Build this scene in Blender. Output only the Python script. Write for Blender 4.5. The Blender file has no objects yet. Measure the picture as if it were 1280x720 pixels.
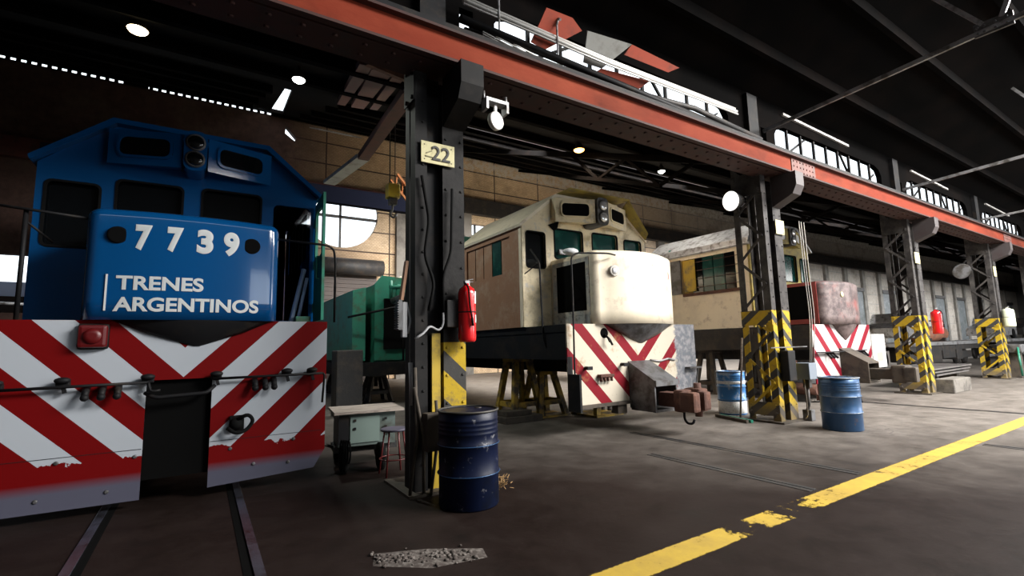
import bpy, bmesh, math, random
from mathutils import Vector, Matrix
random.seed(7)
PI = math.pi
S = bpy.context.scene
C = bpy.context.scene.collection

# ------------------------------------------------------------------ camera
cam_d = bpy.data.cameras.new('camera'); cam = bpy.data.objects.new('camera', cam_d); C.objects.link(cam)
f_px = 603.05
cam_d.sensor_fit = 'HORIZONTAL'; cam_d.sensor_width = 36.0; cam_d.lens = 36.0 * f_px / 1280
M = Matrix(((0.84162251, -0.04462474, -0.53821945, 0.0),
            (-0.53954038, -0.11344182, -0.83428241, 0.0),
            (-0.02382696, 0.99254198, -0.11955203, 1.5),
            (0, 0, 0, 1)))
# rows above are the world axes seen in the camera frame; camera looks down its own -Z
cam.matrix_world = M
cam_d.clip_end = 500
S.camera = cam
S.view_settings.view_transform = 'Standard'; S.view_settings.look = 'None'
S.view_settings.exposure = 0.0; S.view_settings.gamma = 1.0
S.view_settings.use_curve_mapping = False

# ------------------------------------------------------------------ sky, daylight and added bay fill
w = bpy.data.worlds.new('world'); S.world = w; w.use_nodes = True
bg = w.node_tree.nodes['Background']
bg.inputs[0].default_value = (0.86, 0.93, 1.0, 1); bg.inputs[1].default_value = 2.2

def area(name, loc, direction, sx, sy, power, col):
    l = bpy.data.lights.new(name, 'AREA'); l.shape = 'RECTANGLE'; l.size = sx; l.size_y = sy
    l.energy = power; l.color = col
    o = bpy.data.objects.new(name, l); C.objects.link(o); o.location = loc
    o.rotation_euler = Vector(direction).to_track_quat('-Z', 'Y').to_euler()
    return o
SKYLIGHT = area('skylight_daylight', (18.0, -2.6, 9.8), (-0.3, 0.55, -1), 19, 4.6, 13000, (1.0, 0.97, 0.93))
WINDOWLIGHT = area('window_daylight', (12.0, -10.6, 3.4), (-0.25, 1, 0.12), 10, 3.6, 210, (0.84, 0.93, 1.0))
RIGHTLIGHT = area('door_daylight', (36.0, -10.6, 4.5), (-0.25, 1, -0.1), 24, 6.0, 3200, (1.0, 0.98, 0.95))
BAYLIGHT = area('added_bay_fill', (18.0, 12.06, 8.75), (0, 0.75, -0.65), 24, 1.0, 10500, (1.0, 0.98, 0.95))  # added fill for the rear bay and back wall, out of the camera's sight
FARLIGHT = area('added_bay_fill_far', (68.0, 12.06, 8.75), (0, 0.75, -0.65), 76, 1.0, 13500, (0.95, 0.98, 1.0))  # same added fill, carried on to the far right

# ------------------------------------------------------------------ materials
MATS = {}
def mat(name, col, rough=0.6, metal=0.0, dirt=None, dscale=3.0, damt=0.5, bump=0.0, bscale=30.0, emit=None, estr=0.0,
        dirt2=None, d2scale=1.0, d2amt=0.4, coat=0.0, spec=0.5, stretch=(1, 1, 1)):
    if name in MATS: return MATS[name]
    m = bpy.data.materials.new(name); m.use_nodes = True; nt = m.node_tree; N = nt.nodes; L = nt.links
    b = N['Principled BSDF']
    b.inputs['Base Color'].default_value = (*col, 1); b.inputs['Roughness'].default_value = rough
    b.inputs['Metallic'].default_value = metal; b.inputs['Coat Weight'].default_value = coat
    b.inputs['Specular IOR Level'].default_value = spec
    src = None
    tc = N.new('ShaderNodeTexCoord'); mp = N.new('ShaderNodeMapping'); L.new(tc.outputs['Object'], mp.inputs[0])
    mp.inputs['Scale'].default_value = stretch
    def layer(src, dcol, sc, amt, off):
        n = N.new('ShaderNodeTexNoise'); n.inputs['Scale'].default_value = sc; n.inputs['Detail'].default_value = 8
        n.inputs['Roughness'].default_value = 0.65
        mo = N.new('ShaderNodeVectorMath'); mo.operation = 'ADD'; mo.inputs[1].default_value = (off, off * 2, off)
        L.new(mp.outputs[0], mo.inputs[0]); L.new(mo.outputs[0], n.inputs['Vector'])
        r = N.new('ShaderNodeValToRGB'); L.new(n.outputs['Fac'], r.inputs[0])
        e = r.color_ramp.elements
        e[0].position = 0.62 - 0.3 * amt; e[1].position = e[0].position + 0.16
        mx = N.new('ShaderNodeMix'); mx.data_type = 'RGBA'
        L.new(r.outputs[0], mx.inputs[0])
        if src is None: mx.inputs[6].default_value = (*col, 1)
        else: L.new(src, mx.inputs[6])
        mx.inputs[7].default_value = (*dcol, 1)
        return mx.outputs[2]
    if dirt: src = layer(src, dirt, dscale, damt, 0.0)
    if dirt2: src = layer(src, dirt2, d2scale, d2amt, 7.3)
    if src is not None: L.new(src, b.inputs['Base Color'])
    if bump > 0:
        n = N.new('ShaderNodeTexNoise'); n.inputs['Scale'].default_value = bscale; n.inputs['Detail'].default_value = 5
        L.new(mp.outputs[0], n.inputs['Vector'])
        bp = N.new('ShaderNodeBump'); bp.inputs['Strength'].default_value = bump; bp.inputs['Distance'].default_value = 0.02
        L.new(n.outputs['Fac'], bp.inputs['Height']); L.new(bp.outputs[0], b.inputs['Normal'])
    if emit:
        b.inputs['Emission Color'].default_value = (*emit, 1); b.inputs['Emission Strength'].default_value = estr
    MATS[name] = m
    return m

def mathn(nt, op, a, b=None, c=None):
    n = nt.nodes.new('ShaderNodeMath'); n.operation = op
    for i, v in enumerate((a, b, c)):
        if v is None: continue
        if isinstance(v, (int, float)): n.inputs[i].default_value = v
        else: nt.links.new(v, n.inputs[i])
    return n.outputs[0]
def mixc(nt, fac, a, b):
    mx = nt.nodes.new('ShaderNodeMix'); mx.data_type = 'RGBA'
    for i, v in ((0, fac), (6, a), (7, b)):
        if isinstance(v, tuple): mx.inputs[i].default_value = (*v, 1)
        elif isinstance(v, (int, float)): mx.inputs[i].default_value = v
        else: nt.links.new(v, mx.inputs[i])
    return mx.outputs[2]
def noise(nt, vec, scale, detail=6, rough=0.6):
    n = nt.nodes.new('ShaderNodeTexNoise'); n.inputs['Scale'].default_value = scale
    n.inputs['Detail'].default_value = detail; n.inputs['Roughness'].default_value = rough
    nt.links.new(vec, n.inputs['Vector']); return n.outputs['Fac']
def step(nt, v, lo, hi):
    n = nt.nodes.new('ShaderNodeMapRange'); n.clamp = True
    nt.links.new(v, n.inputs[0]); n.inputs[1].default_value = lo; n.inputs[2].default_value = hi
    return n.outputs[0]

def chevron(name, xc, zoff, start, period, duty, red, white, bottom_red, bottom_grey, grey, rust=None, rust_amt=0.3, white_cut=0.0, bare=None):
    """painted chevrons: red where frac((v-start)/period) < duty, v = z-|x|, in object space"""
    m = bpy.data.materials.new(name); m.use_nodes = True; nt = m.node_tree; b = nt.nodes['Principled BSDF']
    tc = nt.nodes.new('ShaderNodeTexCoord'); sp = nt.nodes.new('ShaderNodeSeparateXYZ'); nt.links.new(tc.outputs['Object'], sp.inputs[0])
    x, z = sp.outputs[0], sp.outputs[2]
    ax = mathn(nt, 'ABSOLUTE', mathn(nt, 'SUBTRACT', x, xc))
    v = mathn(nt, 'SUBTRACT', mathn(nt, 'SUBTRACT', z, ax), start - zoff)
    q = mathn(nt, 'FRACT', mathn(nt, 'DIVIDE', v, period))
    isred = mathn(nt, 'LESS_THAN', q, duty)
    top = mathn(nt, 'LESS_THAN', v, 3 * period * 0 + 10)
    c = mixc(nt, isred, white, red)
    nz = noise(nt, tc.outputs['Object'], 9)
    zz = mathn(nt, 'ADD', z, mathn(nt, 'MULTIPLY', mathn(nt, 'SUBTRACT', nz, 0.5), 0.22))
    if bottom_red is not None:
        zj = mathn(nt, 'ADD', zz, mathn(nt, 'MULTIPLY', ax, 0.0))
        c = mixc(nt, mathn(nt, 'LESS_THAN', zj, bottom_red), c, red)
    if bottom_grey is not None:
        c = mixc(nt, step(nt, z, bottom_grey + 0.05, bottom_grey - 0.05), c, grey)
    if rust:
        n2 = noise(nt, tc.outputs['Object'], 2.6, 9, 0.7)
        c = mixc(nt, mathn(nt, 'MULTIPLY', step(nt, n2, 0.72 - 0.3 * rust_amt, 0.86 - 0.3 * rust_amt), 0.85), c, rust)
        n3 = noise(nt, tc.outputs['Object'], 14, 6, 0.7)
        c = mixc(nt, mathn(nt, 'MULTIPLY', step(nt, n3, 0.62, 0.72), 0.5), c, (0.12, 0.07, 0.05))
    if bare is not None:
        wob = mathn(nt, 'ADD', x, mathn(nt, 'MULTIPLY', mathn(nt, 'SUBTRACT', nz, 0.5), 0.3))
        c = mixc(nt, step(nt, wob, bare, bare + 0.06), c, mixc(nt, step(nt, nz, 0.45, 0.6), (0.16, 0.17, 0.19), (0.30, 0.29, 0.30)))
    nt.links.new(c, b.inputs['Base Color']); b.inputs['Roughness'].default_value = 0.6; b.inputs['Specular IOR Level'].default_value = 0.12
    MATS[name] = m
    return m

m_black = mat('black_steel', (0.008, 0.008, 0.009), 0.6, 0.0, (0.022, 0.017, 0.013), 4, 0.4, spec=0.2)
m_dark = mat('dark_steel', (0.022, 0.021, 0.021), 0.6, 0.1, (0.05, 0.038, 0.03), 3, 0.5, bump=0.2)
m_grey = mat('grey_steel', (0.13, 0.13, 0.135), 0.5, 0.3, (0.05, 0.045, 0.04), 4, 0.6)
m_lgrey = mat('light_grey_steel', (0.36, 0.36, 0.37), 0.45, 0.4, (0.12, 0.11, 0.1), 5, 0.5)
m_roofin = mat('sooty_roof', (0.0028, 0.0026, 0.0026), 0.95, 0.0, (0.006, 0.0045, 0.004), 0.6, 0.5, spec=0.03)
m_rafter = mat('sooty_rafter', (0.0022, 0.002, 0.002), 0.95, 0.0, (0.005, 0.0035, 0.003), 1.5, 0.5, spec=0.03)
m_blue = mat('glossy_blue_paint', (0.002, 0.064, 0.205), 0.16, 0.0, coat=0.7, bump=0.03, bscale=3)
m_white = mat('white_paint', (0.8, 0.82, 0.84), 0.4)
m_red = mat('red_paint', (0.33, 0.004, 0.006), 0.35)
m_cream = mat('cream_paint', (0.86, 0.76, 0.58), 0.42, 0.0, (0.76, 0.67, 0.52), 1.6, 0.45, dirt2=(0.55, 0.45, 0.33), d2scale=4, d2amt=0.25, bump=0.05, bscale=4)
m_creamdk = mat('cream_paint_worn', (0.80, 0.68, 0.45), 0.5, 0.0, (0.42, 0.33, 0.18), 3, 0.35, dirt2=(0.52, 0.50, 0.46), d2scale=5, d2amt=0.25)
m_filler = mat('grey_filler', (0.42, 0.42, 0.41), 0.6, 0.0, (0.62, 0.56, 0.46), 5, 0.6, dirt2=(0.14, 0.13, 0.12), d2scale=9, d2amt=0.3)
m_board = mat('brown_hardboard', (0.32, 0.17, 0.10), 0.75, 0.0, (0.38, 0.25, 0.17), 2.5, 0.4, dirt2=(0.28, 0.15, 0.09), d2scale=6, d2amt=0.3)
m_teal = mat('teal_interior_paint', (0.03, 0.19, 0.155), 0.5, 0.0, (0.02, 0.12, 0.1), 3, 0.5)
m_green = mat('green_primer', (0.022, 0.20, 0.13), 0.45, 0.0, (0.05, 0.10, 0.06), 4, 0.4)
m_olive = mat('olive_yellow_paint', (0.36, 0.28, 0.06), 0.6, 0.0, (0.2, 0.16, 0.06), 5, 0.5)
m_glass = mat('dark_glass', (0.004, 0.005, 0.006), 0.06, 0.0, spec=0.6)
m_tglass = mat('teal_glass', (0.008, 0.05, 0.045), 0.12, 0.0, (0.02, 0.11, 0.09), 2.5, 0.4)
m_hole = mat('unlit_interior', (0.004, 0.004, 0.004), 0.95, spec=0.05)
m_lens = mat('lamp_glass', (0.75, 0.75, 0.75), 0.12, 0.6)
m_redlens = mat('red_lamp_glass', (0.35, 0.01, 0.01), 0.2)
m_rust = mat('rusty_steel', (0.07, 0.028, 0.018), 0.85, 0.0, (0.12, 0.05, 0.03), 5, 0.5, bump=0.5, bscale=18)
m_yellow = mat('yellow_paint', (0.46, 0.31, 0.02), 0.6, 0.0, (0.12, 0.09, 0.05), 4, 0.45)
m_jack = mat('worn_yellow_paint', (0.42, 0.27, 0.03), 0.7, 0.0, (0.06, 0.045, 0.03), 3, 0.65)
m_brownst = mat('brown_stand_steel', (0.07, 0.055, 0.04), 0.75, 0.0, (0.035, 0.028, 0.022), 5, 0.5)
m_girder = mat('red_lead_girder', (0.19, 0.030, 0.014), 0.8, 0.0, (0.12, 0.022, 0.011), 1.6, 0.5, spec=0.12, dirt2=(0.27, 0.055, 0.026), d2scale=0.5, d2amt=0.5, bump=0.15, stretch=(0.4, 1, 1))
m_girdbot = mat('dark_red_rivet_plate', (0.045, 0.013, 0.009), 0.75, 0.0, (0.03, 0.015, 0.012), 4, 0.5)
m_redsheet = mat('red_sheet', (0.42, 0.07, 0.035), 0.65, 0.0, (0.25, 0.06, 0.04), 2, 0.5)
m_beamred = mat('dull_red_beam', (0.085, 0.022, 0.016), 0.7, 0.0, (0.05, 0.02, 0.015), 3, 0.5)
m_greysheet = mat('grey_sheet', (0.3, 0.3, 0.28), 0.7, 0.0, (0.18, 0.17, 0.15), 2, 0.5)
m_drumblue = mat('navy_drum_paint', (0.0025, 0.006, 0.025), 0.42, 0.0, (0.002, 0.004, 0.012), 3, 0.5, spec=0.22, dirt2=(0.3, 0.3, 0.32), d2scale=11, d2amt=0.03)
m_drumblue2 = mat('blue_drum_paint', (0.03, 0.085, 0.19), 0.35, 0.3, (0.10, 0.16, 0.25), 3, 0.35, dirt2=(0.15, 0.1, 0.08), d2scale=8, d2amt=0.08)
m_drumbright = mat('bright_blue_drum_paint', (0.04, 0.2, 0.5), 0.4, 0.1, (0.55, 0.6, 0.62), 5, 0.3)
m_drumtop = mat('oily_drum_lid', (0.07, 0.065, 0.055), 0.55, 0.3, (0.03, 0.03, 0.03), 3, 0.5)
m_galv = mat('worn_drum_rim', (0.3, 0.33, 0.36), 0.4, 0.6, (0.05, 0.08, 0.14), 8, 0.5)
m_ext = mat('extinguisher_red', (0.62, 0.012, 0.015), 0.22, 0.0, coat=0.4)
m_label = mat('paper_label', (0.8, 0.8, 0.78), 0.6, 0.0, (0.4, 0.4, 0.4), 30, 0.3)
m_concrete = mat('concrete', (0.17, 0.155, 0.135), 0.85, 0.0, (0.09, 0.08, 0.07), 3, 0.5, bump=0.3)
m_wood = mat('weathered_board', (0.33, 0.28, 0.24), 0.8, 0.0, (0.16, 0.13, 0.11), 3, 0.5, stretch=(1, 6, 6))
m_sign = mat('cream_sign_plate', (0.55, 0.50, 0.27), 0.6, 0.0, (0.35, 0.3, 0.15), 12, 0.3)
m_ink = mat('black_lettering', (0.02, 0.018, 0.015), 0.6)
m_lett = mat('pale_lettering', (0.55, 0.58, 0.58), 0.5)
m_rail = mat('worn_rail_steel', (0.16, 0.17, 0.22), 0.25, 0.85, (0.06, 0.05, 0.05), 5, 0.5)
m_rubber = mat('black_rubber', (0.007, 0.007, 0.007), 0.8, spec=0.1)
m_hose = mat('grey_conduit', (0.35, 0.35, 0.36), 0.5)
m_pipe = mat('pale_pipe', (0.7, 0.68, 0.64), 0.35, 0.3)
m_greybox = mat('grey_blue_box', (0.16, 0.19, 0.23), 0.5)
m_stone = mat('broken_rubble', (0.055, 0.042, 0.036), 0.9, 0.0, (0.16, 0.14, 0.125), 25, 0.5)
m_wire = mat('pale_cable', (0.45, 0.42, 0.38), 0.6)
m_glow_w = mat('warm_lamp_glow', (1, 1, 1), 0.5, emit=(1.0, 0.78, 0.45), estr=14)
m_glow_o = mat('orange_lamp_glow', (1, 1, 1), 0.5, emit=(1.0, 0.42, 0.09), estr=9)
m_glow_c = mat('white_lamp_glow', (1, 1, 1), 0.5, emit=(0.95, 1.0, 0.92), estr=10)
m_straw = mat('dry_straw', (0.28, 0.17, 0.07), 0.9)
m_denim = mat('pale_blue_paint', (0.35, 0.45, 0.62), 0.4)

# ------------------------------------------------------------------ mesh helpers
ORG = {}
def tag(o, label=None, cat=None, group=None, kind=None):
    if label: o['label'] = label
    if cat: o['category'] = cat
    if group: o['group'] = group
    if kind: o['kind'] = kind
    return o
def empty(name, loc, label, cat, group=None):
    o = bpy.data.objects.new(name, None); C.objects.link(o); o.location = loc; o.empty_display_size = 0.2
    ORG[o] = Vector(loc); return tag(o, label, cat, group)

class MB:
    def __init__(s): s.bm = bmesh.new()
    def box(s, x0, x1, y0, y1, z0, z1, bev=0):
        vs = [s.bm.verts.new((x, y, z)) for z in (z0, z1) for y in (y0, y1) for x in (x0, x1)]
        idx = [(0, 2, 3, 1), (4, 5, 7, 6), (0, 1, 5, 4), (2, 6, 7, 3), (0, 4, 6, 2), (1, 3, 7, 5)]
        fs = [s.bm.faces.new([vs[i] for i in f]) for f in idx]
        if bev: bmesh.ops.bevel(s.bm, geom=list({e for f in fs for e in f.edges}), offset=bev, segments=2, affect='EDGES', profile=0.6)
        return s
    def prism(s, pts, d, smooth=False):
        """pts: 3D planar polygon, d: extrusion vector"""
        d = Vector(d); n = len(pts)
        a = [s.bm.verts.new(Vector(p)) for p in pts]; b = [s.bm.verts.new(Vector(p) + d) for p in pts]
        s.bm.faces.new(a[::-1]); s.bm.faces.new(b)
        for i in range(n):
            f = s.bm.faces.new((a[i], a[(i + 1) % n], b[(i + 1) % n], b[i])); f.smooth = smooth
        return s
    def tube(s, pts, r, n=8, cap=True):
        pts = [Vector(p) for p in pts]; rings = []
        up = None
        for i, p in enumerate(pts):
            d = (pts[min(i + 1, len(pts) - 1)] - pts[max(i - 1, 0)]).normalized()
            if up is None:
                up = Vector((0, 0, 1)) if abs(d.z) < 0.9 else Vector((1, 0, 0))
            u = (up - d * up.dot(d)).normalized(); v = d.cross(u); up = u
            rr = r[i] if isinstance(r, (list, tuple)) else r
            rings.append([s.bm.verts.new(p + (u * math.cos(2 * PI * k / n) + v * math.sin(2 * PI * k / n)) * rr) for k in range(n)])
        for a, b in zip(rings, rings[1:]):
            for k in range(n):
                f = s.bm.faces.new((a[k], a[(k + 1) % n], b[(k + 1) % n], b[k])); f.smooth = n > 4
        if cap: s.bm.faces.new(rings[0][::-1]); s.bm.faces.new(rings[-1])
        return s
    def bar(s, a, b, w, h=None, up=(0, 0, 1)):
        a = Vector(a); b = Vector(b); d = (b - a).normalized(); up = Vector(up)
        if abs(d.dot(up)) > 0.95: up = Vector((1, 0, 0))
        v = (up - d * up.dot(d)).normalized(); u = d.cross(v); h = h or w
        q = [a + u * sx * w / 2 + v * sy * h / 2 for sx, sy in ((-1, -1), (1, -1), (1, 1), (-1, 1))]
        return s.prism(q, b - a)
    def lathe(s, c, axis, prof, n=24):
        c = Vector(c); ax = Vector(axis).normalized(); t = Vector((1, 0, 0)) if abs(ax.x) < 0.9 else Vector((0, 1, 0))
        u = (t - ax * t.dot(ax)).normalized(); v = ax.cross(u); rings = []
        for r, h in prof:
            rings.append([s.bm.verts.new(c + ax * h + (u * math.cos(2 * PI * k / n) + v * math.sin(2 * PI * k / n)) * max(r, 1e-4)) for k in range(n)])
        for a, b in zip(rings, rings[1:]):
            for k in range(n):
                f = s.bm.faces.new((a[k], a[(k + 1) % n], b[(k + 1) % n], b[k])); f.smooth = True
        s.bm.faces.new(rings[0][::-1]); s.bm.faces.new(rings[-1])
        return s
    def rings(s, rings, cap=True, smooth=True):
        R = [[s.bm.verts.new(Vector(p)) for p in r] for r in rings]; n = len(R[0])
        for a, b in zip(R, R[1:]):
            for k in range(n):
                f = s.bm.faces.new((a[k], a[(k + 1) % n], b[(k + 1) % n], b[k])); f.smooth = smooth
        if cap: s.bm.faces.new(R[0][::-1]); s.bm.faces.new(R[-1])
        return s
    def holed(s, outer, holes, to3, d):
        """2D polygon with holes, mapped by to3(u,v), extruded by d"""
        b2 = bmesh.new(); edges = []
        for loop in [outer] + holes:
            vs = [b2.verts.new(to3(*p)) for p in loop]
            for i in range(len(vs)): edges.append(b2.edges.new((vs[i], vs[(i + 1) % len(vs)])))
        bmesh.ops.triangle_fill(b2, use_beauty=True, use_dissolve=False, edges=edges)
        r = bmesh.ops.extrude_face_region(b2, geom=list(b2.faces))
        vs = [g for g in r['geom'] if isinstance(g, bmesh.types.BMVert)]
        bmesh.ops.translate(b2, verts=vs, vec=Vector(d))
        me = bpy.data.meshes.new('t'); b2.to_mesh(me); b2.free(); s.bm.from_mesh(me); bpy.data.meshes.remove(me)
        return s
    def sphere(s, c, r, sc=(1, 1, 1), sub=2):
        r_ = bmesh.ops.create_icosphere(s.bm, subdivisions=sub, radius=r, matrix=Matrix.Translation(Vector(c)) @ Matrix.Diagonal((*sc, 1)))
        for v in r_['verts']:
            for f in v.link_faces: f.smooth = True
        return s
    def build(s, name, m, parent=None, label=None, cat=None, group=None, kind=None):
        bm = s.bm
        bmesh.ops.recalc_face_normals(bm, faces=bm.faces)
        if parent is not None: off = ORG[parent]
        else:
            xs = [v.co for v in bm.verts]
            off = Vector(((min(c.x for c in xs) + max(c.x for c in xs)) / 2, (min(c.y for c in xs) + max(c.y for c in xs)) / 2, min(c.z for c in xs)))
        for v in bm.verts: v.co -= off
        me = bpy.data.meshes.new(name); bm.to_mesh(me); bm.free()
        me.materials.append(m)
        o = bpy.data.objects.new(name, me); C.objects.link(o)
        if parent is not None: o.parent = parent
        else: o.location = off
        ORG[o] = off
        return tag(o, label, cat, group, kind)

def rr(x0, x1, z0, z1, r, n=4):
    """rounded rectangle loop"""
    out = []
    for cx, cz, a0 in ((x1 - r, z1 - r, 0), (x0 + r, z1 - r, 90), (x0 + r, z0 + r, 180), (x1 - r, z0 + r, 270)):
        for i in range(n + 1):
            a = math.radians(a0 + 90 * i / n); out.append((cx + r * math.cos(a), cz + r * math.sin(a)))
    return out
def fillet(pts, r, n=4):
    """smooth a 3D polyline"""
    pts = [Vector(p) for p in pts]; out = [pts[0]]
    for a, b, c in zip(pts, pts[1:], pts[2:]):
        d1 = (a - b); d2 = (c - b); rad = min(r, d1.length / 2, d2.length / 2)
        p = b + d1.normalized() * rad; q = b + d2.normalized() * rad
        for i in range(n + 1):
            t = i / n; out.append(p * (1 - t) ** 2 + b * 2 * t * (1 - t) + q * t * t)
    out.append(pts[-1]); return out
def text(name, s, size, m, parent, loc, xscale=1.0, bold=0.0, rot=(PI / 2, 0, 0), label=None, width=None, bend=None):
    cu = bpy.data.curves.new(name, 'FONT'); cu.body = s; cu.size = size; cu.extrude = 0.003; cu.bevel_depth = bold; cu.bevel_resolution = 0
    t = bpy.data.objects.new(name, cu); C.objects.link(t)
    bpy.context.view_layer.update()
    me = bpy.data.meshes.new_from_object(t.evaluated_get(bpy.context.evaluated_depsgraph_get()))
    if bend:
        bq = bmesh.new(); bq.from_mesh(me); bmesh.ops.subdivide_edges(bq, edges=[e for e in bq.edges if e.calc_length() > size * 0.4], cuts=2); bmesh.ops.triangulate(bq, faces=bq.faces); bq.to_mesh(me); bq.free()
    bpy.data.objects.remove(t); bpy.data.curves.remove(cu)
    bq = bmesh.new(); bq.from_mesh(me); bq.normal_update(); bmesh.ops.delete(bq, geom=[f for f in bq.faces if f.normal.z < 0.1], context='FACES')
    for f in bq.faces: f.smooth = False
    bq.to_mesh(me); bq.free()
    xs = [v.co.x for v in me.vertices]
    sx = xscale if width is None else width / (max(xs) - min(xs))
    x0 = min(xs)
    Rm = Matrix.Rotation(rot[0], 4, 'X'); Rz = Matrix.Rotation(rot[2], 4, 'Z')
    off = ORG[parent]
    for v in me.vertices:
        c = Vector(((v.co.x - x0) * sx, v.co.y, v.co.z)); p = Rz @ (Rm @ c) + Vector(loc)
        if bend: p.y = bend(p.x) - 0.004 + (p.y - loc[1]) * 0.12
        v.co = p - off
    me.name = name; me.materials.clear(); me.materials.append(m)
    o = bpy.data.objects.new(name, me); C.objects.link(o); o.parent = parent; ORG[o] = off
    if label: o['label'] = label
    return o
def copy_tree(o, parent=None, loc=None):
    c = o.copy(); C.objects.link(c); c.parent = parent
    if loc is not None: c.location = loc
    ORG[c] = Vector(loc) if loc is not None else (ORG[parent] if parent is not None else ORG[o])
    for ch in [k for k in KIDS(o)]: copy_tree(ch, c)
    return c
def KIDS(o): return [k for k in bpy.data.objects if k.parent == o]

# ================================================================== SETTING
# ---- floor: one slab with grime, cracks
def floor_material():
    m = bpy.data.materials.new('grimy_floor'); m.use_nodes = True; nt = m.node_tree; b = nt.nodes['Principled BSDF']
    g = nt.nodes.new('ShaderNodeNewGeometry'); v = g.outputs['Position']
    a = noise(nt, v, 0.45, 8, 0.65); c2 = noise(nt, v, 2.3, 10, 0.7); c3 = noise(nt, v, 16, 6, 0.7)
    c = mixc(nt, step(nt, a, 0.35, 0.65), (0.011, 0.0062, 0.005), (0.018, 0.0115, 0.0098))
    c = mixc(nt, mathn(nt, 'MULTIPLY', step(nt, c2, 0.45, 0.72), 0.35), c, (0.032, 0.023, 0.020))
    c = mixc(nt, mathn(nt, 'MULTIPLY', step(nt, c2, 0.46, 0.30), 0.8), c, (0.008, 0.006, 0.005))
    c = mixc(nt, mathn(nt, 'MULTIPLY', step(nt, c3, 0.64, 0.78), 0.25), c, (0.16, 0.135, 0.12))
    # paler to the right and back: the lit floor's brightness put into the colour
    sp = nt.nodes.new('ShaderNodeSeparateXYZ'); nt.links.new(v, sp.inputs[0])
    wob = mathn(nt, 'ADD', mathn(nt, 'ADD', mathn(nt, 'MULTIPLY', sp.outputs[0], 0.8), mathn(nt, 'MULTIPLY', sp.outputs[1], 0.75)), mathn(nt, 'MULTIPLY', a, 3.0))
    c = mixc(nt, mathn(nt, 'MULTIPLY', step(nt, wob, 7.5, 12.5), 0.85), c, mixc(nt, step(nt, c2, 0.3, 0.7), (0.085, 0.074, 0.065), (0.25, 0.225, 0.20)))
    # cracks
    vo = nt.nodes.new('ShaderNodeTexVoronoi'); vo.feature = 'DISTANCE_TO_EDGE'; vo.inputs['Scale'].default_value = 0.23
    ad = nt.nodes.new('ShaderNodeVectorMath'); ad.operation = 'ADD'
    nn = nt.nodes.new('ShaderNodeTexNoise'); nn.inputs['Scale'].default_value = 1.1; nt.links.new(v, nn.inputs['Vector'])
    sc = nt.nodes.new('ShaderNodeVectorMath'); sc.operation = 'SCALE'; sc.inputs['Scale'].default_value = 1.6
    nt.links.new(nn.outputs['Color'], sc.inputs[0]); nt.links.new(v, ad.inputs[0]); nt.links.new(sc.outputs[0], ad.inputs[1])
    nt.links.new(ad.outputs[0], vo.inputs['Vector'])
    c = mixc(nt, mathn(nt, 'MULTIPLY', step(nt, vo.outputs[0], 0.004, 0.001), mathn(nt, 'MULTIPLY', step(nt, a, 0.5, 0.6), 0.35)), c, (0.02, 0.016, 0.014))
    nt.links.new(c, b.inputs['Base Color']); b.inputs['Specular IOR Level'].default_value = 0.10
    nt.links.new(mathn(nt, 'ADD', mathn(nt, 'MULTIPLY', c2, 0.4), 0.42), b.inputs['Roughness'])
    bp = nt.nodes.new('ShaderNodeBump'); bp.inputs['Strength'].default_value = 0.35; bp.inputs['Distance'].default_value = 0.02
    nt.links.new(c2, bp.inputs['Height']); nt.links.new(bp.outputs[0], b.inputs['Normal'])
    return m
XL, XR, YF, YB = -14, 125, -11, 24
MB().box(XL, XR, YF, YB + 3, -0.3, 0).build('floor', floor_material(), kind='structure')

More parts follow.
